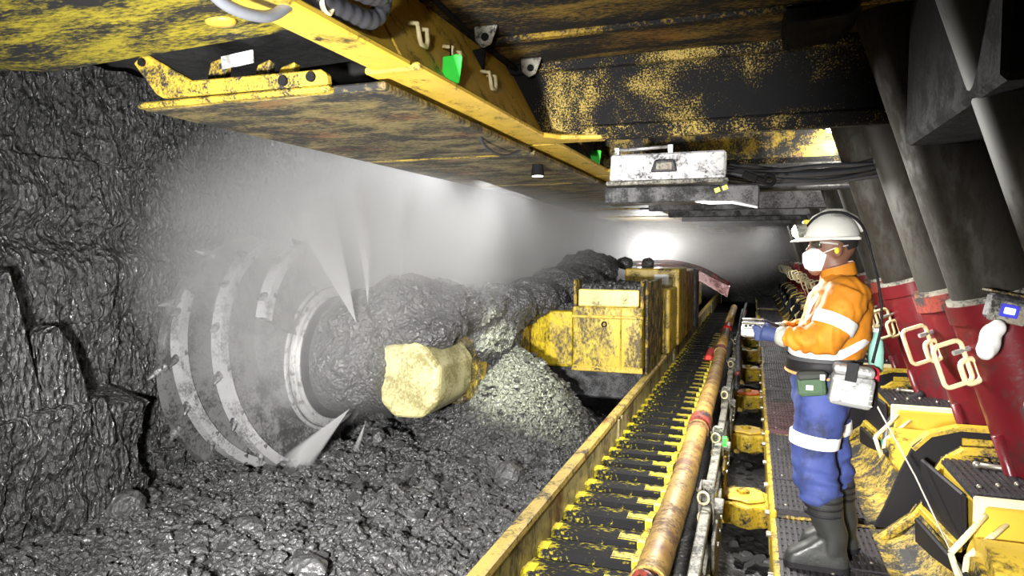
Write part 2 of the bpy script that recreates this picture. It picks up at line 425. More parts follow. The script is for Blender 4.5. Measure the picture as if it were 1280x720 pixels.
def make_support(first=False, far_wall=True, details=True, mat_m='mat'):
    root = thing('roof_support', 'support', 'roof support', (0, 0, 0), 'powered roof supports along the face')
    # --- canopy
    c = MB(); c.box(-1.62, 2.4, -.985, .985, 2.83, 2.91)
    can = obj('canopy', c, M['roofplate' if not far_wall else 'brown'], root, .01)
    b = MB()
    b.add([(-1.32, -.985, 2.36), (-1.32, .985, 2.36), (-1.58, .985, 2.84), (-1.58, -.985, 2.84), (-1.37, -.985, 2.36), (-1.37, .985, 2.36), (-1.63, .985, 2.84), (-1.63, -.985, 2.84)],
          [(0, 1, 2, 3), (7, 6, 5, 4), (0, 4, 5, 1), (3, 2, 6, 7), (0, 3, 7, 4), (1, 5, 6, 2)])
    fw = obj('front_wall', b, M['flange' if first else 'wallplate'], can)
    if details:
        for hy in (-.72, -.36, .12) if first else (-.4, .1):
            h = MB().tube(u_hook(-1.42, hy, 2.58), .011, 8); obj('hook', h, M['cream'], fw)
    b = MB()
    b.prism([(-1.50, -.985), (-1.25, -.985), (-1.25, .70), (-1.17, .82), (-1.02, .875), (-.92, .885), (-.92, .995), (-1.50, .995)], 'z', 2.315, 2.345)
    obj('bottom_flange', b, M['flange'], can, .008)
    if far_wall:
        obj('lower_rail', MB().prism([(-.80, 2.31), (2.2, 2.31), (2.2, 2.40), (-1.0, 2.40), (-1.2, 2.345)], 'y', .885, .96), M['wallplate'], can, .012)
        b = MB(); b.prism([(-1.35, 2.33), (2.3, 2.33), (2.3, 2.84), (-1.62, 2.84)], 'y', .955, .99)
        fwm = obj('side_wall', b, M['wallplate' if first else 'yellow_dirty'], can)
        r = MB(); r.prism([(-1.58, 2.77), (2.2, 2.77), (2.2, 2.83), (-1.6, 2.83)], 'y', .89, .955)
        obj('stiffener', r, M['wallplate'], can, .006)
        r = MB(); r.box(-1.5, 2.2, .30, .36, 2.80, 2.83); obj('roof_rib', r, M['roofplate'], can, .006)
        if details:
            for lx, ly in ((-1.40, .10), (-1.36, .78)):
                l = MB(); lugs(l, lx, ly, 2.83)
                lo = obj('eye_plate', l, M['greyplate'], can, .008)
                obj('eye', MB().cyl((lx, ly - .02, 2.765), (lx, ly + .02, 2.765), .022, n=14), M['black'], can)
            l = MB(); l.box(.70 if first else 1.2, 2.25, -.95, .45 if first else .80, 2.12 if first else 2.30, 2.83); obj('leg_top_shade', l, M['black'], can, .02)  # added black box, stands for the darkness around the leg tops
            l = MB(); l.prism([(.12, 2.83), (.50, 2.83), (.42, 2.75), (.14, 2.73)], 'y', .30, .78); obj('leg_pocket', l, M['black'], can, .01)
    # --- tip of the canopy: bottom plate, side plate with lug and pins, ram
    b = MB(); b.box(-2.70, -1.42, -.96, .97, 2.255, 2.29)
    tip = obj('tip_plate', b, M['tip'], root, .008)
    b = MB(); b.prism([(-2.73, 2.47), (-2.69, 2.50), (-2.64, 2.50), (-2.39, 2.365), (-1.81, 2.355), (-1.71, 2.355), (-1.68, 2.335), (-1.675, 2.29), (-2.56, 2.30), (-2.60, 2.32)], 'y', -.985, -.945)
    sp = obj('side_plate', b, M['yellow_mid'], tip, .006)
    b = MB(); b.box(-2.70, -1.66, -1.0, -.94, 2.258, 2.285); obj('bottom_edge', b, M['yellow_mid'], tip, .008)
    for px, pz in ((-1.89, 2.32), (-1.75, 2.325)):
        obj('pin', MB().cyl((px, -1.0, pz), (px, -.93, pz), .021, n=16), M['black'], tip)
    obj('pin', MB().cyl((-2.67, -1.0, 2.468), (-2.67, -.93, 2.468), .018, n=16), M['black'], tip)
    b = MB(); b.cyl((-2.5, -.80, 2.36), (-1.6, -.62, 2.44), .05, n=16); b.cyl((-1.6, -.62, 2.44), (-1.42, -.60, 2.46), .035, n=12)
    obj('ram', b, M['black'], tip)
    for (x0, x1, yy, z0, z1, mm) in ((-2.45, -2.33, -.86, 2.30, 2.50, 'yellow_dirty'), (-2.20, -2.10, -.84, 2.30, 2.47, 'yellow_dirty'), (-2.06, -1.95, -.86, 2.30, 2.44, 'yellow')):
        obj('bracket', MB().prism([(x0, z0), (x1, z0), (x1 + .02, z1), (x0 + .05, z1 - .02)], 'y', yy, yy + .05), M[mm], tip, .008)
    b = MB(); b.prism([(-2.7, 2.29), (-1.5, 2.29), (-1.45, 2.75), (-2.3, 2.62)], 'y', .2, .24); obj('inner_web', b, M['black'], tip, .006)
    # --- legs with red cylinder, steel ram, handle
    for s, ly in ((0, -.62), (1, .63)):
        p0 = (leg_x(-.25), ly, -.25); p1 = (leg_x(1.36), ly, 1.36); p2 = (leg_x(2.9), ly, 2.9)
        ax = (Vector(p1) - Vector(p0)).normalized()
        b = MB(); b.cyl(p0, p1, .215, n=36)
        leg = obj('leg', b, M['red'], root, .01)
        b = MB(); b.cyl(Vector(p1) - ax * .02, p2, .185, n=36); obj('steel_ram', b, M['steel'], leg)
        b = MB(); b.cyl(Vector(p1) - ax * .075, Vector(p1) + ax * .02, .226, n=36); 
        obj('rim', MB().cyl(Vector(p1) + ax * .02, Vector(p1) + ax * .045, .212, n=36), M['greyplate'], leg, .006)
        obj('collar', b, M['red' if s else 'redrust'], leg, .008)
        b = MB(); b.cyl(Vector(p0) + ax * .78, Vector(p0) + ax * .80, .219, n=36); obj('weld_band', b, M['red'], leg)
        # rectangular handle on a hose clamp, on the walkway side
        q = Vector(p0) + ax * 1.45; side = Vector((-1, 0, 0)) - ax * (-ax.x); side.normalize()
        out = Vector((0, -1, 0)); e = (side * .93 + out * .37).normalized()
        pts = [q + e * (.235 + .085 + px) + ax * py for px, py in loop_pts(.15, .215, .03)]
        h = MB().tube(pts, .0125, 8, closed=True); obj('handle', h, M['cream'], leg)
        pts = [q + e * (.245 + px) - ax * .06 + ax * py for px, py in loop_pts(.085, .12, .03)]
        h = MB().tube(pts, .014, 8, closed=True); obj('hose_clamp', h, M['cream'], leg)
        b = MB(); b.cyl(q + e * .19 + ax * .05, q + e * .30 + ax * .05, .013, n=10); obj('clamp_stud', b, M['silver'], leg)
        # lower guide strip
        b = MB(); b.tube([Vector(p0) + e * .225 + ax * .5, Vector(p0) + e * .225 + ax * 1.05], .028, 8); obj('feed_pipe', b, M['red'], leg)
    # --- base
    b = MB(); b.box(.16, 2.3, -.97, .97, -.50, -.10); b.prism([(.13, -.10), (.72, -.10), (.72, -.035), (.13, -.035)], 'y', -.97, .90)
    base = obj('base', b, M['yellow_dirty'], root, .012)
    b = MB(); b.box(.125, .165, -.975, .91, -.30, -.01); obj('edge_beam', b, M['yellow'], base, .008)
    for k in range(4):
        obj('bolt', MB().cyl((.10, -.85 + k * .55, -.07), (.13, -.85 + k * .55, -.07), .018, n=8), M['bolt'], base)
    for k, (y0, y1) in enumerate(((-.95, -.37), (-.355, .30), (.315, .89))):
        b = MB(); b.box(.15, .665, y0, y1, -.035, -.012)
        for r in range(17): b.box(.155 + r * .030, .172 + r * .030, y0 + .005, y1 - .005, -.012, 0.0)
        for r in range(7): b.box(.152, .663, y0 + .01 + r * (y1 - y0 - .03) / 6, y0 + .02 + r * (y1 - y0 - .03) / 6, -.012, -.004)
        tm = obj('tread_mat', b, M['matred' if mat_m == 'matred' and k != 2 else 'mat'], root)
        for (bx, by) in ((.22, y0 + .08), (.60, y0 + .10), (.40, y1 - .08)):
            obj('bolt_head', MB().ell((bx, by, .001), (.011, .011, .006), 8, 4), M['bolt'], tm)
    # floor plate curving up towards the legs
    prof = [(.665, -.02), (.74, -.015), (.80, .02), (.86, .085), (.90, .16)]
    b = MB().strip(prof, 'y', -.93, .95, .03); obj('curved_plate', b, M['yellow_dirty'], base)
    # arched lip across the far end, black guard in front of it
    arch = [(.68, -.03), (.77, .05), (.87, .14), (.93, .24), (.955, .37), (1.0, .46), (1.09, .53), (1.36, .54)]
    b = MB().strip([(p[0], p[1]) for p in arch], 'y', .80, .88, .03); obj('arched_lip', b, M['yellow'], base)
    b = MB(); b.prism(arch + [(1.36, -.1), (.70, -.1)], 'y', .86, .88); obj('lip_web', b, M['yellow_dirty'], base)
    b = MB(); b.prism([(.70, -.03), (.755, .10), (.79, .20), (.83, .32), (.89, .47), (.97, .55), (1.12, .60), (1.7, .60), (1.7, -.05)], 'y', -.985, -.955)
    g = obj('side_guard', b, M['rubber'], base, .006)
    b = MB().strip([(.885, .46), (.97, .553), (1.12, .603), (1.5, .605)], 'y', -.99, -.90, .022); obj('guard_lip', b, M['yellow'], g)
    b = MB(); b.box(1.13, 1.42, -1.0, -.985, .50, .545); obj('name_plate', b, M['yellow'], g, .004)
    # stepped tread box; strong light on its front face is painted in as cream
    b = MB(); b.prism([(1.0, .18), (1.62, .18), (1.62, .455), (.985, .455), (.985, .34)], 'y', .22, .76)
    tb = obj('step_box', b, M['yellow_clean'], root, .012, 2)
    b = MB(); b.box(.975, 1.64, .20, .76, .455, .475)
    for r in range(20): b.box(.985 + r * .032, 1.003 + r * .032, .215, .75, .475, .49)
    for r in range(6): b.box(.98, 1.63, .22 + r * .10, .232 + r * .10, .475, .485)
    obj('step_tread', b, M['mat'], tb)
    b = MB(); b.box(.975, 1.66, .175, .20, .35, .475); obj('lit_step_face', b, M['cream'], tb, .008)
    for r in range(7): obj('stud', MB().ell((1.02 + r * .09, .28 + .05 * (r % 3), .493), (.012, .012, .012), 8, 5), M['bolt'], tb)
    b = MB(); b.tube([(1.10, .62, .505), (1.30, .57, .505)], .013, 8); b.ell((1.10, .62, .505), (.02, .02, .018), 10, 6); b.ell((1.30, .57, .505), (.02, .02, .018), 10, 6)
    obj('latch_bar', b, M['bolt'], tb)
    b = MB(); b.cyl((.95, -.05, .10), (1.75, -.05, .10), .25, n=36); obj('housing', b, M['yellow_clean'], base, .012)
    b = MB(); b.cyl((.925, -.05, .10), (.955, -.05, .10), .17, n=28); obj('housing_cover', b, M['yellow'], base, .008)
    b = MB(); b.prism([(.97, .22), (1.7, .22), (1.7, .44), (1.02, .44)], 'y', .15, .175); obj('housing_plate', b, M['yellow_clean'], base, .008)
    # hinged rubber flaps with a bar
    R = Matrix.Rotation(-.05, 3, 'Y') @ Matrix.Rotation(.10, 3, 'Z')
    b = MB(); b.obox((.925, .50, .34), (.025, .56, .26), R); fl = obj('rubber_flap', b, M['rubber'], base, .008)
    b = MB(); b.obox((.91, .48, .20), (.035, .50, .04), R); obj('flap_bar', b, M['yellow'], fl, .006)
    b = MB(); b.obox((.885, .28, .06), (.025, .72, .26), R); obj('rubber_flap', b, M['rubber'], base, .008)
    for k in range(3): obj('flap_bolt', MB().ell((.892 + .012 * k, .66 - k * .17, .20), (.014, .014, .014), 8, 5), M['bolt'], fl)
    # cranked bracket from flap to step box
    b = MB()
    for p, q in (((.85, .02, .26), (1.02, .16, .40)), ((.85, .02, .26), (.89, -.02, .12)), ((.89, -.02, .12), (.92, .04, .24)), ((.92, .04, .24), (1.10, .16, .37))):
        b.tube([p, q], .014, 6)
    obj('cranked_bracket', b, M['cream'], base)
    b = MB(); b.box(1.0, 1.20, .77, .80, .47, .50); obj('small_latch', b, M['yellow'], base, .006)
    # gob shield at the rear
    b = MB(); b.add([(2.3, -.98, 2.95), (2.3, .98, 2.95), (3.1, .98, .1), (3.1, -.98, .1), (2.36, -.98, 2.97), (2.36, .98, 2.97), (3.16, .98, .12), (3.16, -.98, .12)],
                    [(0, 1, 2, 3), (7, 6, 5, 4), (0, 4, 5, 1), (3, 2, 6, 7), (0, 3, 7, 4), (1, 5, 6, 2)])
    obj('rear_shield', b, M['brown'], root)
    return root

s1 = make_support(first=True); s1.location = (0, 3.42, 0)
s1['label'] = 'nearest full support, with bright yellow hooks and green tag on its front wall'
s2 = make_support(mat_m='mat'); s2.location = (0, 5.42, 0)
s2['label'] = 'second roof support, whose lamp lights its speckled yellow side wall'
s3 = make_support(mat_m='matred', details=False); s3.location = (0, 7.42, 0)
s3['label'] = 'third roof support, with the reddish tread mat behind the miner'
for k in range(3, 12):
    s = copy_tree(s3 if k == 5 else s2); s.location = (.02 * math.sin(k * 2.1), 3.42 + 2 * k, -.02 * (k % 3))
    s['label'] = {3: 'fourth roof support, just past the miner along the walkway', 4: 'fifth roof support, half hidden behind the miner', 5: 'sixth roof support, with a red step far down the walkway'}.get(k, ['', '', '', '', '', '', 'seventh', 'eighth', 'ninth', 'tenth', 'eleventh', 'twelfth'][k] + ' roof support along the walkway, dim in the distance')
# the support above the photographer: open pocket, longer and higher tip plate
s0 = thing('roof_support', 'roof support overhead, with the wide speckled yellow tip plate at top left', 'roof support', (0, 1.42, 0), 'powered roof supports along the face')
can0 = obj('canopy', MB().box(-1.62, 2.4, -.985, .985, 2.83, 2.91), M['roofplate'], s0, .01)
b = MB(); b.prism([(-1.32, 2.36), (-1.58, 2.84), (-1.63, 2.84), (-1.37, 2.36)], 'y', -.985, .985); obj('front_wall', b, M['yellow_clean'], can0)
b = MB(); b.box(-1.44, -1.27, -.985, .985, 2.315, 2.345); obj('bottom_flange', b, M['yellow_clean'], can0, .008)
b = MB(); b.prism([(-4.15, 2.58), (-3.25, 2.475), (-1.95, 2.52), (-1.60, 2.56), (-1.60, 2.60), (-4.15, 2.62)], 'y', -.98, 1.02); t0 = obj('tip_plate', b, M['olive'], s0, .01)
obj('wear_boss', MB().ell((-2.02, .80, 2.515), (.07, .05, .02), 14, 6), M['flange'], t0)
b = MB(); b.box(.16, 2.3, -.97, .97, -.50, -.035); base0 = obj('base', b, M['yellow_dirty'], s0, .012)
b = MB(); b.box(.15, .665, -.95, .93, -.035, 0); obj('tread_mat', b, M['mat'], s0)
for ly in (-.62, .63):
    p0 = (leg_x(-.25), ly, -.25); p1 = (leg_x(1.36), ly, 1.36); p2 = (leg_x(2.9), ly, 2.9)
    leg = obj('leg', MB().cyl(p0, p1, .215, n=36), M['red'], s0, .01); obj('steel_ram', MB().cyl(p1, p2, .185, n=36), M['steel'], leg)

# ------------------------------------------------------------------ conveyor side: spill plates, cable chain, pipe
cuts = [.6, 5.42, 9.4, 13.6, 18.0, 24.0]
labs = ['nearest yellow-edged spill plate beside the foreground coal', 'pale worn spill plate, second along the conveyor', 'pale spill plate, third along the conveyor, below the yellow machine', 'distant spill plate, fourth along the conveyor', 'farthest spill plate along the conveyor']
for i in range(5):
    y0, y1 = cuts[i] + .012, cuts[i + 1] - .012; yc = (y0 + y1) / 2
    t = thing('spill_plate', labs[i], 'spill plate', (-1.03, yc, -.4), 'spill plates along the conveyor'); L = (y1 - y0) / 2
    xs = .03 if i else 0
    b = MB(); b.prism([(-.02, -.1), (.02, -.1), (.02, .66), (-.02, .66)], 'y', -L, L); obj('plate', b, M['spill'], t, .004)
    b = MB(); b.prism([(-.045, .655), (.035, .655), (.03, .70), (-.04, .70)], 'y', -L, L); obj('top_edge', b, M['spilledge'], t, .008)
    for k in range(max(2, int(L))):
        yy = -L + .06 + k * (2 * L - .12) / (max(2, int(L)) - 1)
        obj('stiffener', MB().box(.02, .045, yy - .02, yy + .02, .0, .655), M['spill'], t, .003)
slat_m = paint('black_slat_with_yellow_wear', (.55, .46, .02), .66, 4, .55, bmp=.35, fine=8, soft=.08, spec=.15)
sl_y = paint('bright_yellow_link', (.70, .55, .02), .46, 9, .4, bmp=.3)
chain = thing('cable_chain', 'black and yellow slatted cable chain lying in its trough', 'cable chain', (-.77, 2.3, .05))
tr = MB(); tr.box(-.30, .32, -1.2, 20, -.12, -.09); tr.box(.30, .325, -1.2, 20, -.12, -.02); obj('trough', tr, M['black'], chain)
sb = MB(); sb.prism([(0, -.05), (.235, -.05), (.24, .005), (.20, .018), (.03, .045), (0, .038)], 'x', -.245, .235)
sm = sb.mesh('slat', slat_m)
eb = MB(); eb.prism([(.0, -.045), (.245, -.045), (.245, .012), (.03, .052), (0, .045)], 'x', .236, .275); eb.box(.13, .236, .02, .10, .030, .044); em = eb.mesh('end_link', sl_y)
lb = MB(); lb.prism([(.0, -.04), (.245, -.04), (.245, .008), (.03, .048), (0, .04)], 'x', -.275, -.246); lb.box(-.246, -.19, .02, .10, .030, .046); lm = lb.mesh('end_link', sl_y)
for k in range(62):
    yy = -.9 + k * .26
    o = obj('slat', sm, None, chain); o.location = (0.012 * math.sin(k * 1.3), yy, .006 * math.sin(k * 2.2)); o.rotation_euler = (.012 * math.sin(k * 3.1), .01 * math.sin(k * 1.7), .012 * math.sin(k * 2.9))
    if k < 45:
        for mm in (em, lm):
            e = obj('end_link', mm, None, o)
# pipe with couplings
ps = [(-.40, .5, .24), (-.385, 2.55, .26), (-.375, 2.70, .26), (-.355, 5.02, .31), (-.35, 5.30, .32), (-.37, 8.9, .32), (-.38, 9.2, .32), (-.39, 16.0, .34)]
plabs = ['orange worn water pipe in the foreground by the cable chain', 'yellow water pipe with bright reflective edge, second length', 'distant yellow water pipe, third length']
for i in range(3):
    a, bb = Vector(ps[2 * i + 1 if i else 0]), Vector(ps[2 * i + 2 if i else 1])
    a = Vector(ps[[0, 2, 4][i]]) if i else Vector(ps[0])
    a, bb = [(Vector(ps[0]), Vector(ps[1])), (Vector(ps[2]), Vector(ps[3])), (Vector(ps[4]), Vector(ps[5]))][i]
    t = thing('water_pipe', plabs[i], 'pipe', a, 'lengths of water pipe along the conveyor'); d = bb - a
    obj('pipe', MB().tube([(0, 0, 0), d * .02, d * .5 + Vector((.012, 0, .012)), d * .98, d], .070, 18), M['pipe'], t)
    obj('collar', MB().cyl(d * .985, d, .080, n=16), M['pipe'], t, .006)
    obj('collar', MB().cyl((0, 0, 0), d * .012, .080, n=16), M['pipe'], t, .006)
    u = d.normalized(); nx = Vector(ps[[2, 4, 6][i]])
    obj('coupling', MB().cyl(d - u * .02, nx - a, .062, n=16).cyl(d + u * .08, nx - a - u * .06, .084, n=16), M['redrust'], t, .008)
t = thing('water_pipe', 'farthest length of water pipe with a red section', 'pipe', ps[6], 'lengths of water pipe along the conveyor')
d = Vector(ps[7]) - Vector(ps[6]); redmark = plain('bright_red_paint', (.75, .03, .015), .4)
obj('pipe', MB().tube([(0, 0, 0), d * .3], .068, 14), M['pipe'], t); obj('painted_band', MB().tube([d * .30, d * .42], .070, 14), redmark, t); obj('pipe', MB().tube([d * .42, d], .068, 14), M['pipe'], t)
# red marker on the plate line
tag(obj('red_marker', MB().prism([(-.62, .10), (-.50, .10), (-.50, .17), (-.60, .18)], 'y', 9.6, 10.4), redmark, bevel=.02), 'blurred red marker on the cable trough', 'marker')
# posts that carry the pipe: grey channel plates, clips, bolts
gl = ['nearest pipe bracket, with two ring clips and a pale steel foot', 'second pipe bracket from the camera', 'third pipe bracket, with a green spot', 'fourth pipe bracket from the camera', 'fifth pipe bracket from the camera', 'sixth pipe bracket from the camera']
for i, yy in enumerate((2.75, 4.0, 5.3, 6.9, 8.8, 11.0)):
    t = thing('pipe_bracket', gl[i], 'bracket', (-.22, yy, -.5), 'steel brackets that carry the water pipe')
    b = MB(); b.box(-.035, .035, -.02, .02, 0, .78); b.box(-.05, -.035, -.09, .09, .02, .76); obj('post', b, M['greyplate'], t, .005)
    b = MB(); b.box(.04, .055, -.35, .55, .20, .56); b.prism([(-.3, .20), (.5, .20), (.55, .36), (.55, .56), (-.3, .56)], 'x', .035, .045); obj('side_plate', b, M['greyplate' if i % 2 else 'yellow_dirty'], t, .006)
    b = MB(); b.tube([(-.02, -.02, .70), (-.08, -.02, .74), (-.17, 0, .72)], .013, 6); obj('pipe_hanger', b, M['bolt'], t)
    for k, zz in enumerate((.60, .72)):
        pts = [(-.02 + .03 * math.cos(2 * PI * j / 14), -.10 - .02 * k, zz + .035 * math.sin(2 * PI * j / 14)) for j in range(14)]
        obj('ring_clip', MB().tube(pts, .007, 6, closed=True), M['cream'], t)
    b = MB(); b.obox((.03, .12, .60), (.10, .18, .03)); obj('foot_plate', b, M['silver' if i == 0 else 'greyplate'], t, .005)
    for k in range(4): obj('bolt', MB().cyl((.055, -.2 + .2 * k, .50), (.07, -.2 + .2 * k, .50), .015, n=6), M['bolt'], t)
    if i == 2: obj('green_spot', MB().box(.03, .058, -.12, -.05, .66, .72), M['green'], t)
b = MB(); b.box(-.255, -.20, .5, 18, .10, .16); b.box(-.20, -.185, .5, 18, -.25, -.02); tag(obj('bracket_rail', b, M['greyplate'], bevel=.006), 'long grey steel rail joining the pipe brackets', 'rail')
# chain of rusty hoses beside the far trough
for i in range(3):
    pts = [(-.16 + .02 * math.sin(k * .9 + i), 8 + k * .7, .05 + .13 * i + .05 * math.sin(k * 1.3 + i * 2)) for k in range(14)]
    tag(obj('flexible_hose', MB().tube(spline(pts, 4), .028, 8), M['redrust' if i == 1 else 'darkgrey']), ['lowest dark hose draped along the walkway side', 'rusty red hose draped along the walkway side', 'topmost dark hose draped along the walkway side'][i], 'hose', 'hoses along the walkway')

# relay bars joining supports to conveyor
rlab = ['nearest yellow relay bar nose with a square pin, beside the boots', 'second relay bar nose from the camera', 'third relay bar nose, with an orange-red top', 'fourth relay bar nose, below the gloves', 'fifth relay bar nose along the walkway', 'sixth relay bar nose along the walkway', 'seventh relay bar nose along the walkway']
orange = paint('orange_worn_top', (.75, .16, .03), .35, 8, .4)
for i in range(7):
    yy = 4.92 + 1.9 * i
    t = thing('relay_bar', rlab[i], 'relay bar', (-.02, yy, -.5), 'yellow relay bars between conveyor and supports')
    b = MB(); b.prism([(-.22, .08), (-.14, .02), (-.10, .06), (-.06, .0), (.02, -.04), (.09, .01), (.15, .03), (.165, .30), (.05, .42), (-.05, .36), (-.20, .40)], 'z', .17, .33)
    obj('nose', b, M['yellow'], t, .018, 2)
    b = MB(); b.prism([(-.19, .13), (-.12, .07), (-.05, .06), (.02, .02), (.08, .06), (.13, .10), (.12, .27), (.02, .34), (-.10, .30), (-.18, .30)], 'z', .33, .355); obj('top_cap', b, orange if i == 2 else M['flange'], t, .012)
    b = MB(); b.obox((-.02, .20, .365), (.075, .075, .03), Matrix.Rotation(.5, 3, 'Z')); obj('pin_head', b, M['yellow'], t, .008)
    b = MB(); b.box(-.15, .12, .35, .75, .05, .22); obj('bar', b, M['yellow_dirty'], t, .012)
# flakes on the walkway floor strip
for i in range(60):
    yy = 2.6 + 6 * random.random() ** 1.3; xx = random.uniform(-.14, .11); r = random.uniform(.018, .05)
    o = obj('coal_lump', protos[i % 8], None); o.scale = (r * 1.2, r, r * .6); o.location = (xx, yy, -.47 + .05 * fbm(xx * 1.3, yy * 1.3, 1)); o.rotation_euler = (.3 * random.random(), .2, 6 * random.random())
    tag(o, 'piece of coal on the floor strip beside the tread mats', 'coal lump', 'coal pieces on the walkway floor')
tag(obj('stone_flake', MB().prism([(-.06, 3.50), (.06, 3.44), (.10, 3.47), (.02, 3.52), (-.05, 3.53)], 'z', -.40, -.375), M['greyplate'], bevel=.006), 'pale grey stone flake on the floor beside the boots', 'stone')

# ------------------------------------------------------------------ shearer
sh = thing('coal_shearer', 'yellow coal cutting machine with ranging arm and rotating drum, under coal', 'mining machine', (-1.75, 9.0, -.3))
def L(x, y, z): return (x + 1.75, y - 9.0, z + .3)
class MBS(MB):
    def mesh(self, name, m=None):
        self.v = [L(*p) for p in self.v]; return MB.mesh(self, name, m)
ymach = paint('wet_yellow_machine_paint', (.58, .43, .025), .45, 4, .3, gcol=(.07, .045, .007), bmp=.25, st=(1, 1, .6))
b = MBS(); b.prism([(-2.46, 7.75), (-2.42, 7.25), (-2.28, 7.05), (-2.05, 7.0), (-1.80, 7.0), (-1.80, 8.2), (-2.46, 8.2)], 'z', .36, .96); o = obj('end_case', b, ymach, sh, .03, 2)
b = MBS(); b.box(-1.795, -1.06, 6.97, 8.25, .36, 1.02); main = obj('main_case', b, ymach, sh, .02, 2)
b = MBS(); b.box(-1.80, -1.05, 6.955, 6.975, .34, .40); b.box(-1.80, -1.05, 6.955, 6.975, .90, .93); b.box(-1.285, -1.27, 6.95, 6.97, .36, 1.0); obj('edge_bead', b, M['yellow'], main, .006)
pts = [(-1.45 + .025 * math.cos(2 * PI * j / 12), 6.95, .84 + .025 * math.sin(2 * PI * j / 12)) for j in range(12)]
obj('lifting_ring', MBS().tube(pts, .007, 6, closed=True), M['black'], main)
b = MBS(); b.box(-1.74, -1.10, 7.0, 7.05, 1.02, 1.20); top = obj('top_panel', b, paint('glossy_pale_yellow', (.75, .62, .20), .28, 8, .25), main, .012)
b = MBS(); b.box(-1.79, -1.755, 6.98, 7.3, 1.0, 1.30); b.box(-1.085, -1.05, 6.98, 7.3, 1.0, 1.30); b.box(-1.75, -1.09, 7.2, 8.2, 1.0, 1.16); obj('top_frame', b, M['yellow_dirty'], main, .01)
b = MBS(); b.prism([(-1.05, .30), (-1.05, 1.28), (-1.02, 1.28), (-1.02, .30)], 'y', 7.1, 8.2); obj('side_cover', b, M['yellow_dirty'], main, .008)
b = MBS(); b.prism([(-2.40, .02), (-1.15, .02), (-1.05, .36), (-2.44, .36)], 'y', 7.15, 8.2); obj('skid_shoe', b, M['darkgrey'], sh, .02)
b = MBS(); b.box(-2.3, -1.2, 8.25, 17.5, .30, 1.00); obj('long_body', b, M['yellow_dirty'], sh, .02)
for i, (y0, y1, z1, xr) in enumerate(((8.7, 9.5, 1.12, -.98), (9.55, 10.6, 1.36, -.95), (10.7, 12.0, 1.30, -.95))):
    b = MBS(); b.box(-1.7, xr, y0, y1, .30, z1); c = obj('control_case', b, M['yellow'], sh, .02, 2)
    b = MBS(); b.box(xr - .62, xr - .06, y0 - .02, y0, .45, z1 - .12); obj('case_door', b, ymach, c, .012)
    if i == 1: b = MBS(); b.box(xr - .34, xr - .14, y0 - .035, y0 - .02, z1 - .22, z1 - .08); obj('white_label', b, M['white'], c, .004)
b = MBS(); b.tube(spline([(-2.3, 12.6, 1.36), (-1.5, 12.6, 1.40), (-.9, 12.6, 1.28), (-.40, 12.6, 1.0)], 5), .05, 8); cow = obj('red_cowl_pipe', b, M['redrust'], sh)
b = MBS(); b.prism([(-2.0, 1.22), (-1.30, 1.20), (-.85, 1.06), (-.42, .80), (-.38, .98), (-.88, 1.25), (-1.45, 1.38), (-2.0, 1.38)], 'y', 12.35, 12.75); obj('red_cowl', b, paint('red_cowl_paint', (.42, .05, .04), .30, 5, .3), sh)
b = MBS(); b.box(-1.2, -.9, 11.9, 12.5, .3, 1.3); obj('cable_guide', b, M['darkgrey'], sh, .02)
# ranging arm: coal covered hub, cream end block, trunk back to the body
armm = paint('cream_yellow_arm_paint', (.40, .37, .19), .46, 5, .4, gcol=(.16, .14, .05), bmp=.3)
b = MBS(); b.prism([(-2.78, .44), (-2.62, .30), (-2.38, .31), (-2.24, .44), (-2.22, .72), (-2.40, .92), (-2.74, .86)], 'y', 4.62, 5.3)
arm = obj('ranging_arm', b, armm, sh, .05, 3)
b = MBS(); b.prism([(-2.95, .30), (-2.32, .28), (-2.28, .80), (-2.45, .98), (-2.95, .98)], 'y', 5.28, 7.1); obj('arm_trunk', b, M['yellow_dirty'], arm, .04, 2)
b = MBS(); b.cyl((-3.32, 4.95, .70), (-2.72, 4.95, .70), .46, .44, n=40); obj('arm_hub', b, coal('coal_caked_hub', (1, 1, 1), 11, .01, .04, .4, 1.0), arm, .03, 2)
b = MBS(); b.cyl((-3.36, 4.95, .70), (-3.30, 4.95, .70), .52, n=48); obj('seal_ring', b, M['black'], arm, .01)
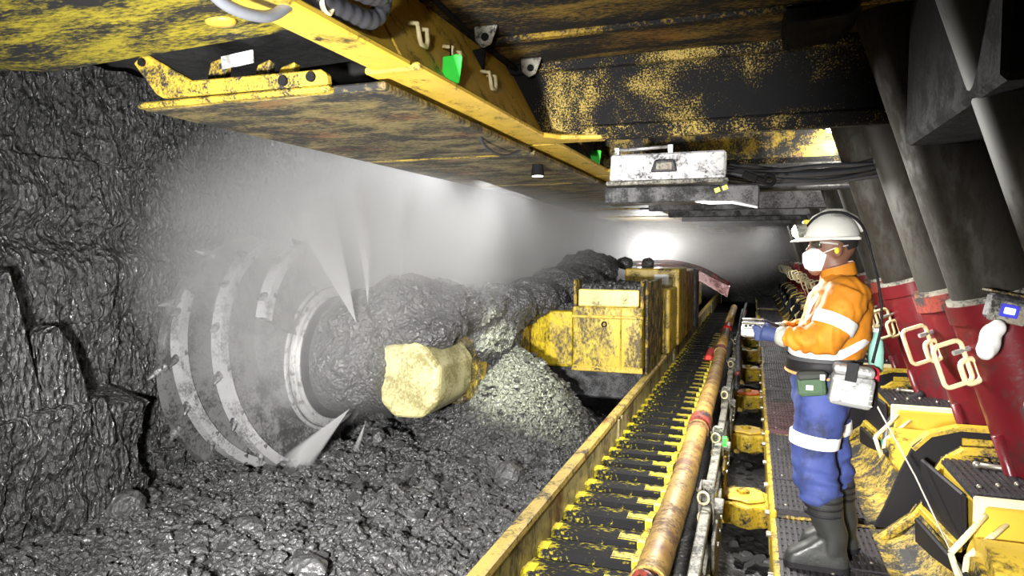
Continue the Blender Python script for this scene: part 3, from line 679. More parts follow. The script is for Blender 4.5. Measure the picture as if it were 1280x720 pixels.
# drum
DX0, DX1, DY, DZ, DR = -4.26, -3.36, 4.95, .70, 1.06
drumm = paint('dull_drum_steel', (.19, .19, .192), .45, 5, .4, gcol=(.04, .04, .041), metal=.4, bmp=.2)
rimm = paint('polished_vane_rim', (.42, .42, .43), .36, 6, .35, gcol=(.12, .12, .12), metal=.4, bmp=.2)
b = MBS(); b.cyl((DX0, DY, DZ), (DX1 - .02, DY, DZ), .60, n=64); drum = obj('cutting_drum', b, drumm, sh)
for k in range(4):
    b = MBS(); b.cyl((DX1 - .05 + .02 * k, DY, DZ), (DX1 - .03 + .02 * k, DY, DZ), .62 - .03 * k, n=64); obj('end_ring', b, M['silver'], drum, .004)
b = MBS(); b.cyl((DX0, DY, DZ), (DX0 + .06, DY, DZ), DR * .97, n=72); obj('face_ring', b, drumm, drum, .01)
for k in range(3):
    n = 90; vs = []; a0 = k * PI / 1.5 + .4
    for i in range(n + 1):
        t = i / n; a = a0 + t * 4.4; x = DX0 + .05 + t * (DX1 - DX0 - .08)
        for r, dx in ((.58, -.03), (.58, .03), (DR - .08, .025), (DR - .08, -.025)):
            vs.append((x + dx, DY + r * math.cos(a), DZ + r * math.sin(a)))
    fs = [(i * 4 + j, i * 4 + (j + 1) % 4, (i + 1) * 4 + (j + 1) % 4, (i + 1) * 4 + j) for i in range(n) for j in range(4)] + [(3, 2, 1, 0), (n * 4, n * 4 + 1, n * 4 + 2, n * 4 + 3)]
    b = MBS(); b.add(vs, fs, False); vane = obj('vane', b, drumm, drum)
    vr = []
    for i in range(n + 1):
        t = i / n; a = a0 + t * 4.4; x = DX0 + .05 + t * (DX1 - DX0 - .08)
        for r, dx in ((DR - .15, -.045), (DR - .15, .045), (DR - .07, .045), (DR - .07, -.045)):
            vr.append((x + dx, DY + r * math.cos(a), DZ + r * math.sin(a)))
    obj('vane_rim', MBS().add(vr, fs, False), rimm, drum)
    for i in range(12):
        t = (i + .5) / 12; a = a0 + t * 4.4; x = DX0 + .05 + t * (DX1 - DX0 - .08)
        c = Vector((x, DY + (DR - .10) * math.cos(a), DZ + (DR - .10) * math.sin(a)))
        d = Vector((0, math.cos(a) * .75 - math.sin(a) * .6, math.sin(a) * .75 + math.cos(a) * .6)).normalized()
        b = MBS(); b.cyl(c - d * .06, c + d * .04, .045, .038, n=10); b.cyl(c + d * .04, c + d * .10, .026, .008, n=10); obj('pick', b, drumm, drum)
for i in range(12):
    a = 2 * PI * i / 12; c = Vector((DX0 + .02, DY + DR * .95 * math.cos(a), DZ + DR * .95 * math.sin(a))); d = Vector((-.35, math.cos(a) * .7 - math.sin(a) * .6, math.sin(a) * .7 + math.cos(a) * .6)).normalized()
    b = MBS(); b.cyl(c - d * .05, c + d * .05, .045, .038, n=10); b.cyl(c + d * .05, c + d * .11, .026, .008, n=10); obj('pick', b, drumm, drum)
# coal caked over the arm and case
def blob(name, parts, seed, m, amp=.05, u=64, v=28):
    raw = MB()
    for c, r in parts: raw.ell(c, r, 24, 14)
    o = remeshed(name, raw, m, .03, 2)
    me = o.data
    for vv in me.vertices:
        p = vv.co; n = vv.normal
        k = amp * (fbm(p.x * 4 + seed, p.y * 4, p.z * 4, 5, .8)) + amp * .5 * fbm(p.x * 14, p.y * 14 + seed, p.z * 14, 3, .7)
        vv.co = p + n * k
    me.polygons.foreach_set('use_smooth', [False] * len(me.polygons)); me.update()
    return o
armcoal = coal('wet_coal_cake', (1, 1, 1), 12, .012, .05, .38, 1.0, wash=.2)
o = blob('coal_cake', [((-3.05, 4.85, 1.0), (.28, .42, .20)), ((-2.62, 5.35, 1.10), (.42, .5, .24)), ((-2.92, 4.66, .80), (.26, .24, .36)), ((-2.5, 4.92, .96), (.34, .36, .15)), ((-2.42, 6.1, .82), (.30, .75, .30)), ((-2.95, 4.95, .98), (.40, .48, .30)), ((-2.72, 5.05, 1.12), (.36, .42, .27)), ((-2.55, 5.75, 1.02), (.38, .65, .24)), ((-2.55, 6.5, 1.0), (.45, .6, .26)), ((-3.0, 4.75, .72), (.30, .36, .36))], 2.0, armcoal)
tag(o, 'thick wet coal caked over the ranging arm and drum hub', 'coal', kind='stuff')
o = blob('coal_ridge', [((-2.35, 7.3, 1.06), (.40, .7, .22)), ((-2.15, 8.1, 1.16), (.45, .6, .26)), ((-2.1, 8.9, 1.30), (.40, .5, .30)), ((-2.45, 7.0, .98), (.3, .4, .2))], 6.0, armcoal)
tag(o, 'dark ridge of coal lying on the machine behind the yellow case', 'coal', kind='stuff')
for i, (x, y, z, r) in enumerate(((-1.95, 9.6, 1.42, .16), (-1.78, 10.0, 1.42, .13), (-1.5, 10.4, 1.42, .12))):
    o = obj('coal_lump', MB().lump((0, 0, 0), r, 60 + i, (1, 1, .9), .15), M['lump'], bevel=.02, seg=2); o.location = (x, y, z)
    tag(o, ['largest misty coal boulder on the machine top', 'middle misty coal boulder on the machine top', 'small misty coal boulder nearest the bright glow'][i], 'coal lump', 'coal boulders on the machine')
cb = MB()
for i in range(700):
    x = random.uniform(-1.74, -1.10); y = random.uniform(7.06, 8.2); cb.lump((x, y, 1.18 + random.uniform(0, .05)), random.uniform(.015, .04), i)
for i in range(500):
    x = random.uniform(-2.4, -1.82); y = random.uniform(7.15, 8.1); cb.lump((x, y, .96 + random.uniform(0, .04)), random.uniform(.015, .045), i + 999)
tag(obj('coal_litter', cb, M['lump']), 'coal litter on top of the yellow machine cases', 'coal', kind='stuff')
# extra lamp under the canopy tip, added to light the mound
wl_ = thing('added_mound_lamp', 'small added lamp under the canopy tip, put in to light the mound', 'lamp', (-1.55, 4.95, 2.20))
b = MB(); b.cyl((0, 0, .06), (0, 0, -.03), .04, .05, n=20); obj('housing', b, M['black'], wl_)
obj('lens', MB().cyl((0, 0, -.031), (0, 0, -.036), .042, n=20), plain('lamp_lens', (.9, .95, .8), .2, emit=(.95, 1, .75), es=6), wl_)
sp_ = spot('added_mound_light', (-1.55, 4.95, 2.13), (-2.0, 5.80, .40), 1300, 34, (.95, 1.0, .66), .9)

# ------------------------------------------------------------------ fittings under the roof
# lamps in the canopies
emw = plain('lamp_glass', (.9, .9, .9), .2, emit=(1, .97, .85), es=25)
llab = ['bright lamp glowing on the speckled yellow wall panel', 'lamp under the third support, past the miner', 'lamp under the fourth support']
for i in range(3):
    yy = 4.42 + 2 * i + (2.0 - .14)
    t = thing('canopy_lamp', llab[i], 'lamp', (.62, yy, 2.60), 'lamps under the roof supports')
    obj('housing', MB().box(-.10, .10, -.02, .06, .02, .08), M['black'], t, .01); obj('glass', MB().box(-.07, .07, -.045, -.02, -.02, .05), emw, t, .01)
    point('canopy_lamp_light', (.62, yy - .12, 2.50), [30, 20, 20][i], (1, .95, .82), .04)
for k, (yy, pw) in enumerate(((.86, 10), (4.98, 150), (8.86, 25))):
    area('light_box_light', (-.42, yy + (.1 if k == 1 else 0), 1.86), (1.1, yy - .3, .3), .5, pw, (1, .98, .92), .12)
# white speckled junction box hanging under the second support
t = thing('light_box', 'long white speckled steel box hanging under the roof', 'box', (-.57, 4.86, 2.20))
R = Matrix.Rotation(-.03, 3, 'Y')
b = MB(); b.prism([(-.02, -.10), (.05, -.12), (.20, -.10), (.20, .10), (.03, .09)], 'x', -.41, .38); obj('case', b, M['lightbox'], t, .012)
b = MB(); b.box(-.43, .40, -.05, .20, -.135, -.105); obj('base_plate', b, M['greyplate'], t, .006)
b = MB(); b.tube([(-.36, -.01, .115), (.02, -.01, .125)], .012, 8); b.box(-.37, -.34, -.03, .02, .08, .13); b.box(0, .03, -.03, .02, .08, .135); obj('hinge_bar', b, M['silver'], t)
b = MB(); b.prism([(-.12, -.05), (.06, -.05), (.04, .035), (-.09, .035)], 'y', -.035, -.005); hd = obj('latch', b, M['darkgrey'], t, .008)
obj('latch_plate', MB().box(-.08, .03, -.045, -.033, -.035, .015), M['greyplate'], hd, .004)
b = MB(); b.prism([(-.45, -.26), (.42, -.26), (.60, -.30), (.60, -.15), (-.45, -.14)], 'y', .0, .3); obj('carrier', b, M['darkgrey'], t, .01)
for k, (px, pz) in enumerate(((.33, -.185), (.38, -.17))): obj('reflector', MB().obox((px, -.012, pz), (.035, .01, .03), Matrix.Rotation(-.35, 3, 'Y')), plain('yellow_reflector_%d' % k, (.9, .85, .05), .4), t)
# camera-like sensor next to the box
t = thing('sensor_clamp', 'small black clamp and ring right of the white box', 'clamp', (-.03, 4.86, 2.10))
b = MB(); b.obox((0, 0, 0), (.10, .06, .05), Matrix.Rotation(.4, 3, 'Y')); b.obox((.07, 0, -.03), (.06, .05, .04), Matrix.Rotation(.4, 3, 'Y')); obj('body', b, M['black'], t, .008)
obj('ring', MB().tube([(.12 + .032 * math.cos(2 * PI * j / 14), -.01, -.03 + .035 * math.sin(2 * PI * j / 14)) for j in range(14)], .012, 6, closed=True), M['black'], t)
# hoses slung under the canopy towards the legs
for i in range(7):
    y0 = 5.2 + .12 * i; z = 2.14 + .035 * (i % 4)
    pts = spline([(-.55, y0 - .2, z + .08), (.0, y0 - .1, z - .02), (.45, y0, z - .05 + .03 * (i % 3)), (.85, y0 + .05, z + .02), (1.25, y0 + .1, z + .10)], 5)
    tag(obj('hydraulic_hose', MB().tube(pts, .016 + .004 * (i % 2), 8), M['hose']), 'black hydraulic hose slung under the roof beyond the white box', 'hose', 'hoses slung under the roof')
for i in range(5):
    pts = spline([(1.05 + .04 * i, 5.0, 2.45), (1.08 + .04 * i, 4.98, 2.25 - .04 * i), (1.22 + .03 * i, 4.97, 2.15 - .04 * i), (1.34, 4.98, 2.30)], 5)
    tag(obj('hydraulic_hose', MB().tube(pts, .012, 8), M['hose']), 'thin looping hose at the valve block on the leg top', 'hose', 'hoses looping at the valve block')
t = thing('valve_block', 'dark steel valve block with stubs beside the leg tops', 'valve', (1.18, 5.05, 2.10))
b = MB(); b.box(-.20, .20, -.10, .10, -.10, .12); obj('block', b, M['darkgrey'], t, .015)
b = MB(); b.box(-.16, -.06, -.08, .06, .18, .40); b.cyl((-.11, -.01, .12), (-.11, -.01, .2), .05, n=14); obj('pilot_valve', b, M['darkgrey'], t, .01)
for k in range(3): obj('stub', MB().cyl((.20, -.04, .05 + .1 * k), (.34, -.04, .05 + .1 * k), .035, n=12), M['black'], t)
obj('rusty_foot', MB().obox((-.22, -.05, -.17), (.22, .10, .05), Matrix.Rotation(-.2, 3, 'Y')), M['redrust'], t, .008)
# yellow wall beam of the second support seen behind, grey beam under it
b = MB(); b.box(-.45, 1.35, 6.28, 6.40, 2.12, 2.35); b.box(-.45, 1.35, 6.20, 6.28, 2.12, 2.15); tag(obj('cross_beam', b, M['darkgrey'], bevel=.01), 'dark steel cross beam below the lamp-lit yellow wall', 'beam')
for k in range(5):
    y = 8.3 + 2 * k; b = MB(); b.box(-1.2, 1.4, y, y + .12, 2.08 + .02 * k, 2.33)
    tag(obj('cross_beam', b, M['darkgrey'], bevel=.01), ['first pale cross beam under the roof above the helmet', 'second cross beam past the helmet', 'third cross beam down the walkway', 'fourth cross beam down the walkway', 'farthest cross beam down the walkway'][k], 'beam', 'cross beams down the walkway')
# thick sleeved hoses at top left
def ribbed(pts, r, step=3):
    p = spline(pts, 14); rs = [r * (1 + (.07 if (i // 2) % 2 else -.03)) for i in range(len(p))]; return MB().tube(p, rs, 14)
tag(obj('sleeved_hose', ribbed([(-1.30, 1.62, 2.52), (-1.30, 1.80, 2.40), (-1.28, 1.98, 2.39), (-1.26, 2.13, 2.42), (-1.24, 2.20, 2.60)], .032), M['hose']), 'lower ribbed black sleeved hose held by the first hook', 'hose', 'thick hoses at the top left')
tag(obj('sleeved_hose', ribbed([(-1.27, 1.70, 2.56), (-1.24, 1.86, 2.46), (-1.22, 2.02, 2.45), (-1.20, 2.12, 2.50), (-1.18, 2.16, 2.62)], .030), M['hose']), 'upper ribbed black sleeved hose curling up past the hook', 'hose', 'thick hoses at the top left')
pts = spline([(-1.36, 1.40, 2.36), (-1.34, 1.46, 2.265), (-1.32, 1.58, 2.255), (-1.31, 1.68, 2.30), (-1.29, 1.80, 2.44)], 8)
tag(obj('smooth_hose', MB().tube(pts, .017, 12), plain('grey_smooth_hose', (.17, .18, .20), .3)), 'smooth grey hose drooping in a loop at top left', 'hose')
tag(obj('hose_ring', MB().tube([(-1.28 + .004 * math.cos(0), 1.86 + .028 * math.cos(2 * PI * j / 16), 2.375 + .03 * math.sin(2 * PI * j / 16)) for j in range(16)], .009, 8, closed=True), M['cream']), 'cream ring around the lower sleeved hose', 'ring')
pts = spline([(-1.48, 2.95, 2.83), (-1.52, 3.6, 2.82), (-1.50, 4.36, 2.80)], 8)
tag(obj('thin_pipe', MB().tube(pts, .018, 8), M['black']), 'straight black pipe along the top of the hooked wall', 'pipe')
for i, (x, y, z, lab) in enumerate(((-1.31, 2.86, 2.435, 'large fluorescent green tag hanging from the hook'), (-1.31, 5.84, 2.42, 'small fluorescent green tag farther along the wall'))):
    t = thing('green_tag', lab, 'tag', (x, y, z)); b = MB(); b.prism([(-.05, -.085), (.04, -.075), (.055, .045), (.03, .055), (-.04, .05)], 'y', 0, .012); obj('flag', b, M['green'], t, .004)
    obj('tie', MB().tube([(0, 0, .05), (.0, .0, .10)], .004, 6), M['black'], t)
tag(obj('shackle_cable', MB().tube(spline([(-1.46, 3.55, 2.31), (-1.50, 3.75, 2.22), (-1.48, 4.05, 2.20), (-1.42, 4.35, 2.30)], 6), .009, 6), M['hose']), 'thin black cable sagging below the yellow flange', 'cable')
tag(obj('white_label', MB().obox((-2.14, 2.445, 2.435), (.17, .006, .055), Matrix.Rotation(-.08, 3, 'Y')), plain('scuffed_white_label', (.7, .7, .7), .5, dirt=.8, scale=60)), 'scuffed white label on the side plate mechanism', 'label')
# pale rope beside the flaps
tag(obj('rope', MB().tube([(.62, 4.60, .86), (.80, 3.9, .45), (.90, 3.2, .12), (.98, 2.7, -.05)], .0045, 6), plain('pale_rope', (.42, .39, .33), .7)), 'thin pale rope stretched past the rubber flaps', 'rope')
# black hoses with green couplings by the steps
for i, pts in enumerate((((1.42, 3.05, .42), (1.20, 3.02, .30), (1.08, 2.92, .10), (1.06, 2.85, -.1)), ((1.25, 5.95, .50), (1.05, 5.75, .42), (.95, 5.55, .25), (.93, 5.45, .05)))):
    t = thing('step_hose', ['black hose with green coupling at the right edge, by the nearest step', 'black hose with green coupling below the farther step tread'][i], 'hose', (0, 0, 0))
    p = spline(pts, 6); obj('tube', MB().tube(p, .032, 10), M['hose'], t)
    obj('coupling', MB().cyl(p[-6], p[-2], .038, n=12), plain('green_coupling_%d' % i, (.02, .22, .14), .4), t)
# control box with blue display on the leg
t = thing('control_box', 'grey control box with a glowing blue display on the right leg', 'control box', (1.17, 3.78, 1.31))
Rb = Matrix.Rotation(.20, 3, 'Y')
obj('case', MB().obox((.06, .02, 0), (.36, .10, .12), Rb), M['darkgrey'], t, .012)
obj('hood', MB().obox((.06, -.03, .07), (.40, .14, .012), Rb), M['yellow_dirty'], t, .004)
obj('panel', MB().obox((-.05, -.035, .005), (.15, .012, .10), Rb), M['greyplate'], t, .004)
obj('display', MB().obox((-.045, -.045, .012), (.045, .008, .03), Rb), plain('blue_display', (.2, .3, 1), .3, emit=(.25, .35, 1.0), es=5), t, .003)
obj('display_ring', MB().obox((-.045, -.042, .012), (.075, .006, .06), Rb), plain('blue_bezel', (.04, .04, .35), .3, emit=(.05, .05, .6), es=.6), t, .003)
t = MB(); t.ell((1.03, 3.66, 1.19), (.045, .05, .08), 16, 10); t.ell((1.01, 3.64, 1.15), (.04, .05, .05), 14, 8); t.ell((1.06, 3.66, 1.25), (.035, .04, .04), 12, 8)
tag(remeshed('rag', t, plain('white_cloth', (.8, .8, .78), .8, 0, .3, 20), .012, 3), 'white rag tied to the red leg below the control box', 'rag')

# ------------------------------------------------------------------ the miner, facing the face (-x), walkway side
PY = 3.80
def ring(cx, cy, cz, rx, ry, n=28, tilt=0.0, sq=2.3):
    out = []
    for i in range(n):
        a = 2 * PI * i / n; ca, sa = math.cos(a), math.sin(a)
        x = rx * math.copysign(abs(ca) ** (2 / sq), ca); y = ry * math.copysign(abs(sa) ** (2 / sq), sa)
        out.append((cx + x, cy + y, cz + x * tilt))
    return out
skin = plain('dark_skin', (.20, .095, .06), .5, 0, .1, 60)
body = MB()
tors = [(.97, .345, .13, .165), (1.05, .35, .14, .165), (1.15, .375, .145, .18), (1.28, .41, .135, .195), (1.38, .42, .115, .20), (1.44, .42, .085, .15), (1.48, .415, .06, .065)]
body.loft([ring(x, PY, z, rx, ry) for z, x, rx, ry in tors])
body.tube([(.415, PY, 1.44), (.40, PY, 1.50), (.385, PY, 1.57)], [.066, .058, .06], 16)
# head: skull, jaw, nose, brow, chin
body.ell((.385, PY, 1.645), (.103, .078, .110), 24, 16); body.ell((.345, PY, 1.565), (.068, .058, .078), 20, 12)
body.ell((.272, PY, 1.605), (.022, .015, .022), 12, 8); body.ell((.285, PY, 1.635), (.02, .012, .03), 10, 8)
body.ell((.30, PY, 1.50), (.035, .035, .025), 12, 8); body.ell((.295, PY, 1.665), (.03, .055, .018), 12, 8)
for s in (-1, 1):
    body.ell((.395, PY + s * .078, 1.60), (.022, .012, .036), 12, 10); body.ell((.40, PY + s * .085, 1.615), (.02, .01, .02), 10, 8)
    body.ell((.287, PY + s * .033, 1.563), (.012, .022, .008), 8, 6)
LEGS = {-1: dict(hip=(.34, PY - .095, .93), knee=(.305, PY - .10, .58), ank=(.40, PY - .10, .14), toe=(.215, PY - .11, .05)),
        1: dict(hip=(.36, PY + .095, .93), knee=(.40, PY + .12, .60), ank=(.475, PY + .15, .14), toe=(.31, PY + .17, .05))}
ARMS = {-1: dict(sh=(.435, PY - .185, 1.395), el=(.335, PY - .25, 1.175), wr=(.150, PY - .175, 1.175), ha=(.075, PY - .14, 1.185)),
        1: dict(sh=(.435, PY + .185, 1.395), el=(.34, PY + .24, 1.175), wr=(.145, PY + .15, 1.165), ha=(.07, PY + .10, 1.185))}
for s in (-1, 1):
    g = LEGS[s]; body.tube([g['hip'], ((Vector(g['hip']) + Vector(g['knee'])) / 2), g['knee'], (Vector(g['knee']) * .55 + Vector(g['ank']) * .45), g['ank']], [.085, .078, .06, .058, .04], 14)
    body.tube([g['ank'], Vector(g['ank']) * .35 + Vector(g['toe']) * .65], [.036, .024], 10)
    a = ARMS[s]; body.tube([a['sh'], a['el'], a['wr'], a['ha']], [.055, .045, .034, .034], 12); body.ell(a['sh'], (.065, .06, .065), 12, 8)
person = remeshed('person', body, skin, .009, 3)
tag(person, 'miner in orange jacket, blue trousers, white helmet and mask holding a remote control', 'person')

# --- trousers
denim = plain('blue_work_cotton', (.035, .055, .20), .75, 0, .35, 14, .35, dirt=.25)
t = MB(); t.loft([ring(x, PY, z, rx, ry) for z, x, rx, ry in ((.78, .345, .125, .15), (.86, .345, .145, .18), (.95, .345, .15, .185), (1.01, .345, .148, .182))])
for s in (-1, 1):
    h, k, a = (Vector(LEGS[s][q]) for q in ('hip', 'knee', 'ank'))
    lo = k * .48 + a * .52
    pts = [h + Vector((0, 0, -.02)), h * .66 + k * .34, h * .3 + k * .7, k + Vector((-.005, 0, .02)), k * .8 + a * .2 + Vector((-.012, 0, 0)), k * .62 + a * .38 + Vector((-.012, 0, 0)), lo + Vector((-.003, 0, 0))]
    t.tube(pts, [.122, .122, .113, .106, .106, .108, .092], 20)
tro = remeshed('trousers', t, denim, .012, 3, person)
for vv in tro.data.vertices:
    p = vv.co; vv.co = p + vv.normal * (.012 * fbm(p.x * 6, p.y * 6, p.z * 13, 3) + .007 * math.sin(p.z * 75 + 6 * fbm(p.x * 5, p.y * 5, p.z * 4, 2)) * max(0, min(1, (.58 - p.z) / .1)))
refl = plain('white_reflective_tape', (.78, .80, .80), .4, 0, .05, 60)
for s in (-1, 1):
    h, k = Vector(LEGS[s]['hip']), Vector(LEGS[s]['knee']); d = (k - h).normalized(); c = h * .22 + k * .78 + Vector((-.006, 0, .0))
    obj('reflective_band', MB().tube([c - d * .032, c - d * .028, c + d * .028, c + d * .032], [.118, .121, .119, .116], 24), refl, person)
# --- jacket
ora = plain('orange_work_cotton', (.58, .205, .008), .75, 0, .5, 12, .40, dirt=.45)
j = MB()
j.loft([ring(x, PY, z, rx, ry) for z, x, rx, ry in ((1.055, .355, .165, .195), (1.10, .362, .178, .21), (1.18, .385, .175, .215), (1.29, .408, .158, .218), (1.37, .418, .14, .215), (1.42, .42, .115, .19), (1.455, .415, .085, .12), (1.485, .41, .074, .08))])
for s in (-1, 1):
    a = ARMS[s]; sh, el, wr = (Vector(a[q]) for q in ('sh', 'el', 'wr'))
    e2 = el + (el - (sh + wr) / 2) * .06
    j.tube([sh + Vector((0, 0, .01)), sh * .6 + el * .4, sh * .25 + el * .75, e2, el * .6 + wr * .4, el * .25 + wr * .75, wr * .95 + el * .05], [.092, .096, .088, .078, .070, .060, .050], 20)
    j.ell(sh + Vector((0, -s * .02, 0)), (.10, .085, .085), 16, 10)
jac = remeshed('jacket', j, ora, .011, 4, person)
for vv in jac.data.vertices:
    p = vv.co; q = 1 if p.x < .30 and p.z < 1.26 else .35
    vv.co = p + vv.normal * (.014 * fbm(p.x * 7, p.y * 6, p.z * 7, 3) + .006 * q * math.sin(p.x * 120 + p.z * 40 + 8 * fbm(p.x * 6, p.y * 6, p.z * 6, 2)))
obj('collar', MB().loft([ring(.408, PY, 1.465, .088, .090, tilt=.25), ring(.402, PY, 1.525, .078, .078, tilt=.3)], False), ora, person)
obj('collar_lining', MB().loft([ring(.402, PY, 1.526, .075, .075, tilt=.3), ring(.402, PY, 1.532, .070, .070, tilt=.3), ring(.404, PY, 1.49, .070, .070, tilt=.3)], False), plain('pink_lining', (.65, .3, .2), .7), person)
for s in (-1, 1):
    sh, el = Vector(ARMS[s]['sh']), Vector(ARMS[s]['el']); d = (el - sh).normalized(); c = sh * .36 + el * .64
    obj('reflective_band', MB().tube([c - d * .030, c - d * .026, c + d * .026, c + d * .030], [.099, .102, .099, .096], 24), refl, person)
rs = []
for z, k in ((1.075, 1.0), (1.08, 1.02), (1.118, 1.02), (1.123, 1.0)):
    rs.append([(x, y, z + max(0, (x - .40)) * .55) for x, y, _ in ring(.368, PY, z, .186 * k, .222 * k, 36)])
obj('waist_band', MB().loft(rs, False), refl, person)
# vertical band over the chest
b = MB(); b.tube([(.235, PY - .06, 1.10), (.262, PY - .075, 1.22), (.29, PY - .09, 1.34), (.36, PY - .11, 1.425)], [.022, .022, .022, .02], 8); obj('chest_band', b, refl, person)
hem = plain('dark_jacket_hem', (.05, .052, .055), .7, 0, .2, 20)
obj('jacket_hem', MB().loft([ring(.35, PY, 1.075, .178, .208), ring(.345, PY, 1.03, .172, .202), ring(.345, PY, .985, .166, .198)], False), hem, person)
obj('belt', MB().loft([ring(.35, PY, 1.055, .176, .208), ring(.35, PY, 1.05, .180, .212), ring(.345, PY, 1.005, .176, .208), ring(.345, PY, 1.0, .170, .202)], False), M['rubber'], person)
obj('hem_lining', MB().loft([ring(.33, PY, .985, .165, .197, tilt=-.10), ring(.33, PY, .972, .168, .20, tilt=-.10)], False), plain('orange_lining', (.7, .3, .1), .7), person)
# --- boots
for s in (-1, 1):
    k, a, toe = (Vector(LEGS[s][q]) for q in ('knee', 'ank', 'toe')); top = k * .46 + a * .54
    t = MB(); t.tube([top + Vector((0, 0, .045)), top, top * .5 + a * .5, a + Vector((.005, 0, .03)), a + Vector((0, 0, -.05))], [.086, .088, .076, .070, .066], 20)
    sy = a.y + (toe.y - a.y) * .5; hx = a.x + .075; tx = toe.x - .035
    t.loft([[(x0 + p[0], sy + p[1], z) for p in loop_pts(w_, h_, .045, 5)] for z, x0, w_, h_ in ((.004, (hx + tx) / 2, hx - tx, .105), (.03, (hx + tx) / 2, hx - tx + .012, .118), (.070, (hx + tx) / 2 + .004, hx - tx - .008, .114), (.100, (hx + tx) / 2 + .022, hx - tx - .06, .104), (.130, (hx + tx) / 2 + .042, hx - tx - .115, .098), (.165, a.x - .002, .15, .095))])
    bt = remeshed('boot', t, plain('black_boot_leather_%d' % (s + 2), (.028, .029, .028), .42, 0, .3, 25, .3), .009, 3, person)
    obj('sole', MB().loft([[((hx + tx) / 2 + p[0], sy + p[1], z) for p in loop_pts(hx - tx + .014, .118, .05, 5)] for z in (.0, .028)], True, False), M['rubber'], bt)
    for q in range(3):
        c = top + Vector((0, 0, .02 - .035 * q)); obj('cuff_fold', MB().tube([c, c + Vector((.0, 0, -.012))], [.091, .090], 20), M['rubber'], bt)
# --- gloves, five fingers closed round the remote
glm = plain('navy_grey_glove', (.03, .045, .13), .7, 0, .2, 25); cuffm = plain('grey_glove_cuff', (.35, .35, .30), .7, 0, .2, 30)
for s in (-1, 1):
    a = ARMS[s]; wr, ha = Vector(a['wr']), Vector(a['ha']); inn = Vector((0, -s, 0))
    g = MB(); g.tube([wr, wr * .5 + ha * .5, ha, ha + Vector((-.03, 0, .005))], [.036, .038, .042, .036], 14)
    for f in range(4):
        st = ha + Vector((-.030 + .012 * (f - 1.5) * .3, 0, .026 - .019 * f)); ln = (.030, .034, .032, .026)[f]
        g.tube([st, st + Vector((-.028, 0, .002)) + inn * .010, st + Vector((-.034, 0, 0)) + inn * (.018 + ln), st + Vector((-.024, 0, -.002)) + inn * (.030 + ln)], [.0115, .0115, .0105, .009], 8)
    th = wr * .35 + ha * .65
    g.tube([th + Vector((0, 0, .020)), th + Vector((-.022, 0, .042)) + inn * .022, th + Vector((-.048, 0, .044)) + inn * .042], [.015, .013, .011], 8)
    gl = remeshed('glove', g, glm, .005, 2, person)
    d = (ha - wr).normalized(); obj('glove_cuff', MB().tube([wr - d * .012, wr + d * .008, wr + d * .030], [.052, .05, .044], 18), cuffm, gl)
# --- helmet with lamp bracket, cable
hw = plain('white_helmet_shell', (.80, .80, .74), .35, 0, .02, 12, .08, dirt=.08)
t = MB(); t.ell((.372, PY, 1.672), (.130, .112, .128), 32, 12, -.05, PI / 2); hel = obj('helmet', t, hw, person)
rim = []
for kk, (fx, zz) in enumerate(((1.0, 1.672), (1.06, 1.664), (1.06, 1.658), (.98, 1.662))):
    rr = []
    for i in range(36):
        a = 2 * PI * i / 36; x = math.cos(a); ext = max(0, -x) ** 2 * .055 * (fx - .98) / .08
        rr.append((.372 + .130 * fx * x - ext, PY + .115 * fx * math.sin(a), zz - max(0, -x) * .012 * (fx > 1)))
    rim.append(rr)
obj('brim', MB().loft(rim, False), hw, hel)
obj('crown_ridge', MB().tube([(.255, PY, 1.72), (.29, PY, 1.765), (.35, PY, 1.798), (.42, PY, 1.797), (.48, PY, 1.76), (.515, PY, 1.70)], [.012, .016, .018, .018, .016, .012], 10), hw, hel)
obj('rim_clip', MB().box(.36, .49, PY - .128, PY - .112, 1.655, 1.672), hw, hel, .005)
lamp = obj('cap_lamp', MB().cyl((.255, PY - .01, 1.715), (.205, PY - .012, 1.702), .028, .036, n=20), M['greyplate'], person)
obj('lamp_bracket', MB().box(.235, .27, PY - .025, PY + .015, 1.735, 1.76), plain('yellow_clip', (.8, .6, .05), .4), lamp, .006)
obj('lamp_lens', MB().ell((.205, PY - .014, 1.702), (.022, .033, .033), 16, 10), plain('cap_lamp_glow', (1, 1, .9), .2, emit=(1, .97, .75), es=30), lamp)
spot('cap_lamp_light', (.175, PY - .012, 1.695), (-1.6, 5.4, 1.30), 90, 34, (1, .96, .8), .6, .02)
cab = spline([(.25, PY - .02, 1.72), (.285, PY - .045, 1.765), (.34, PY - .06, 1.792), (.42, PY - .065, 1.787), (.49, PY - .06, 1.74), (.525, PY - .05, 1.67), (.555, PY - .05, 1.55), (.585, PY - .05, 1.42), (.60, PY - .05, 1.25), (.56, PY - .08, 1.05)], 8)
obj('lamp_cable', MB().tube(cab, .0065, 8), M['rubber'], person)
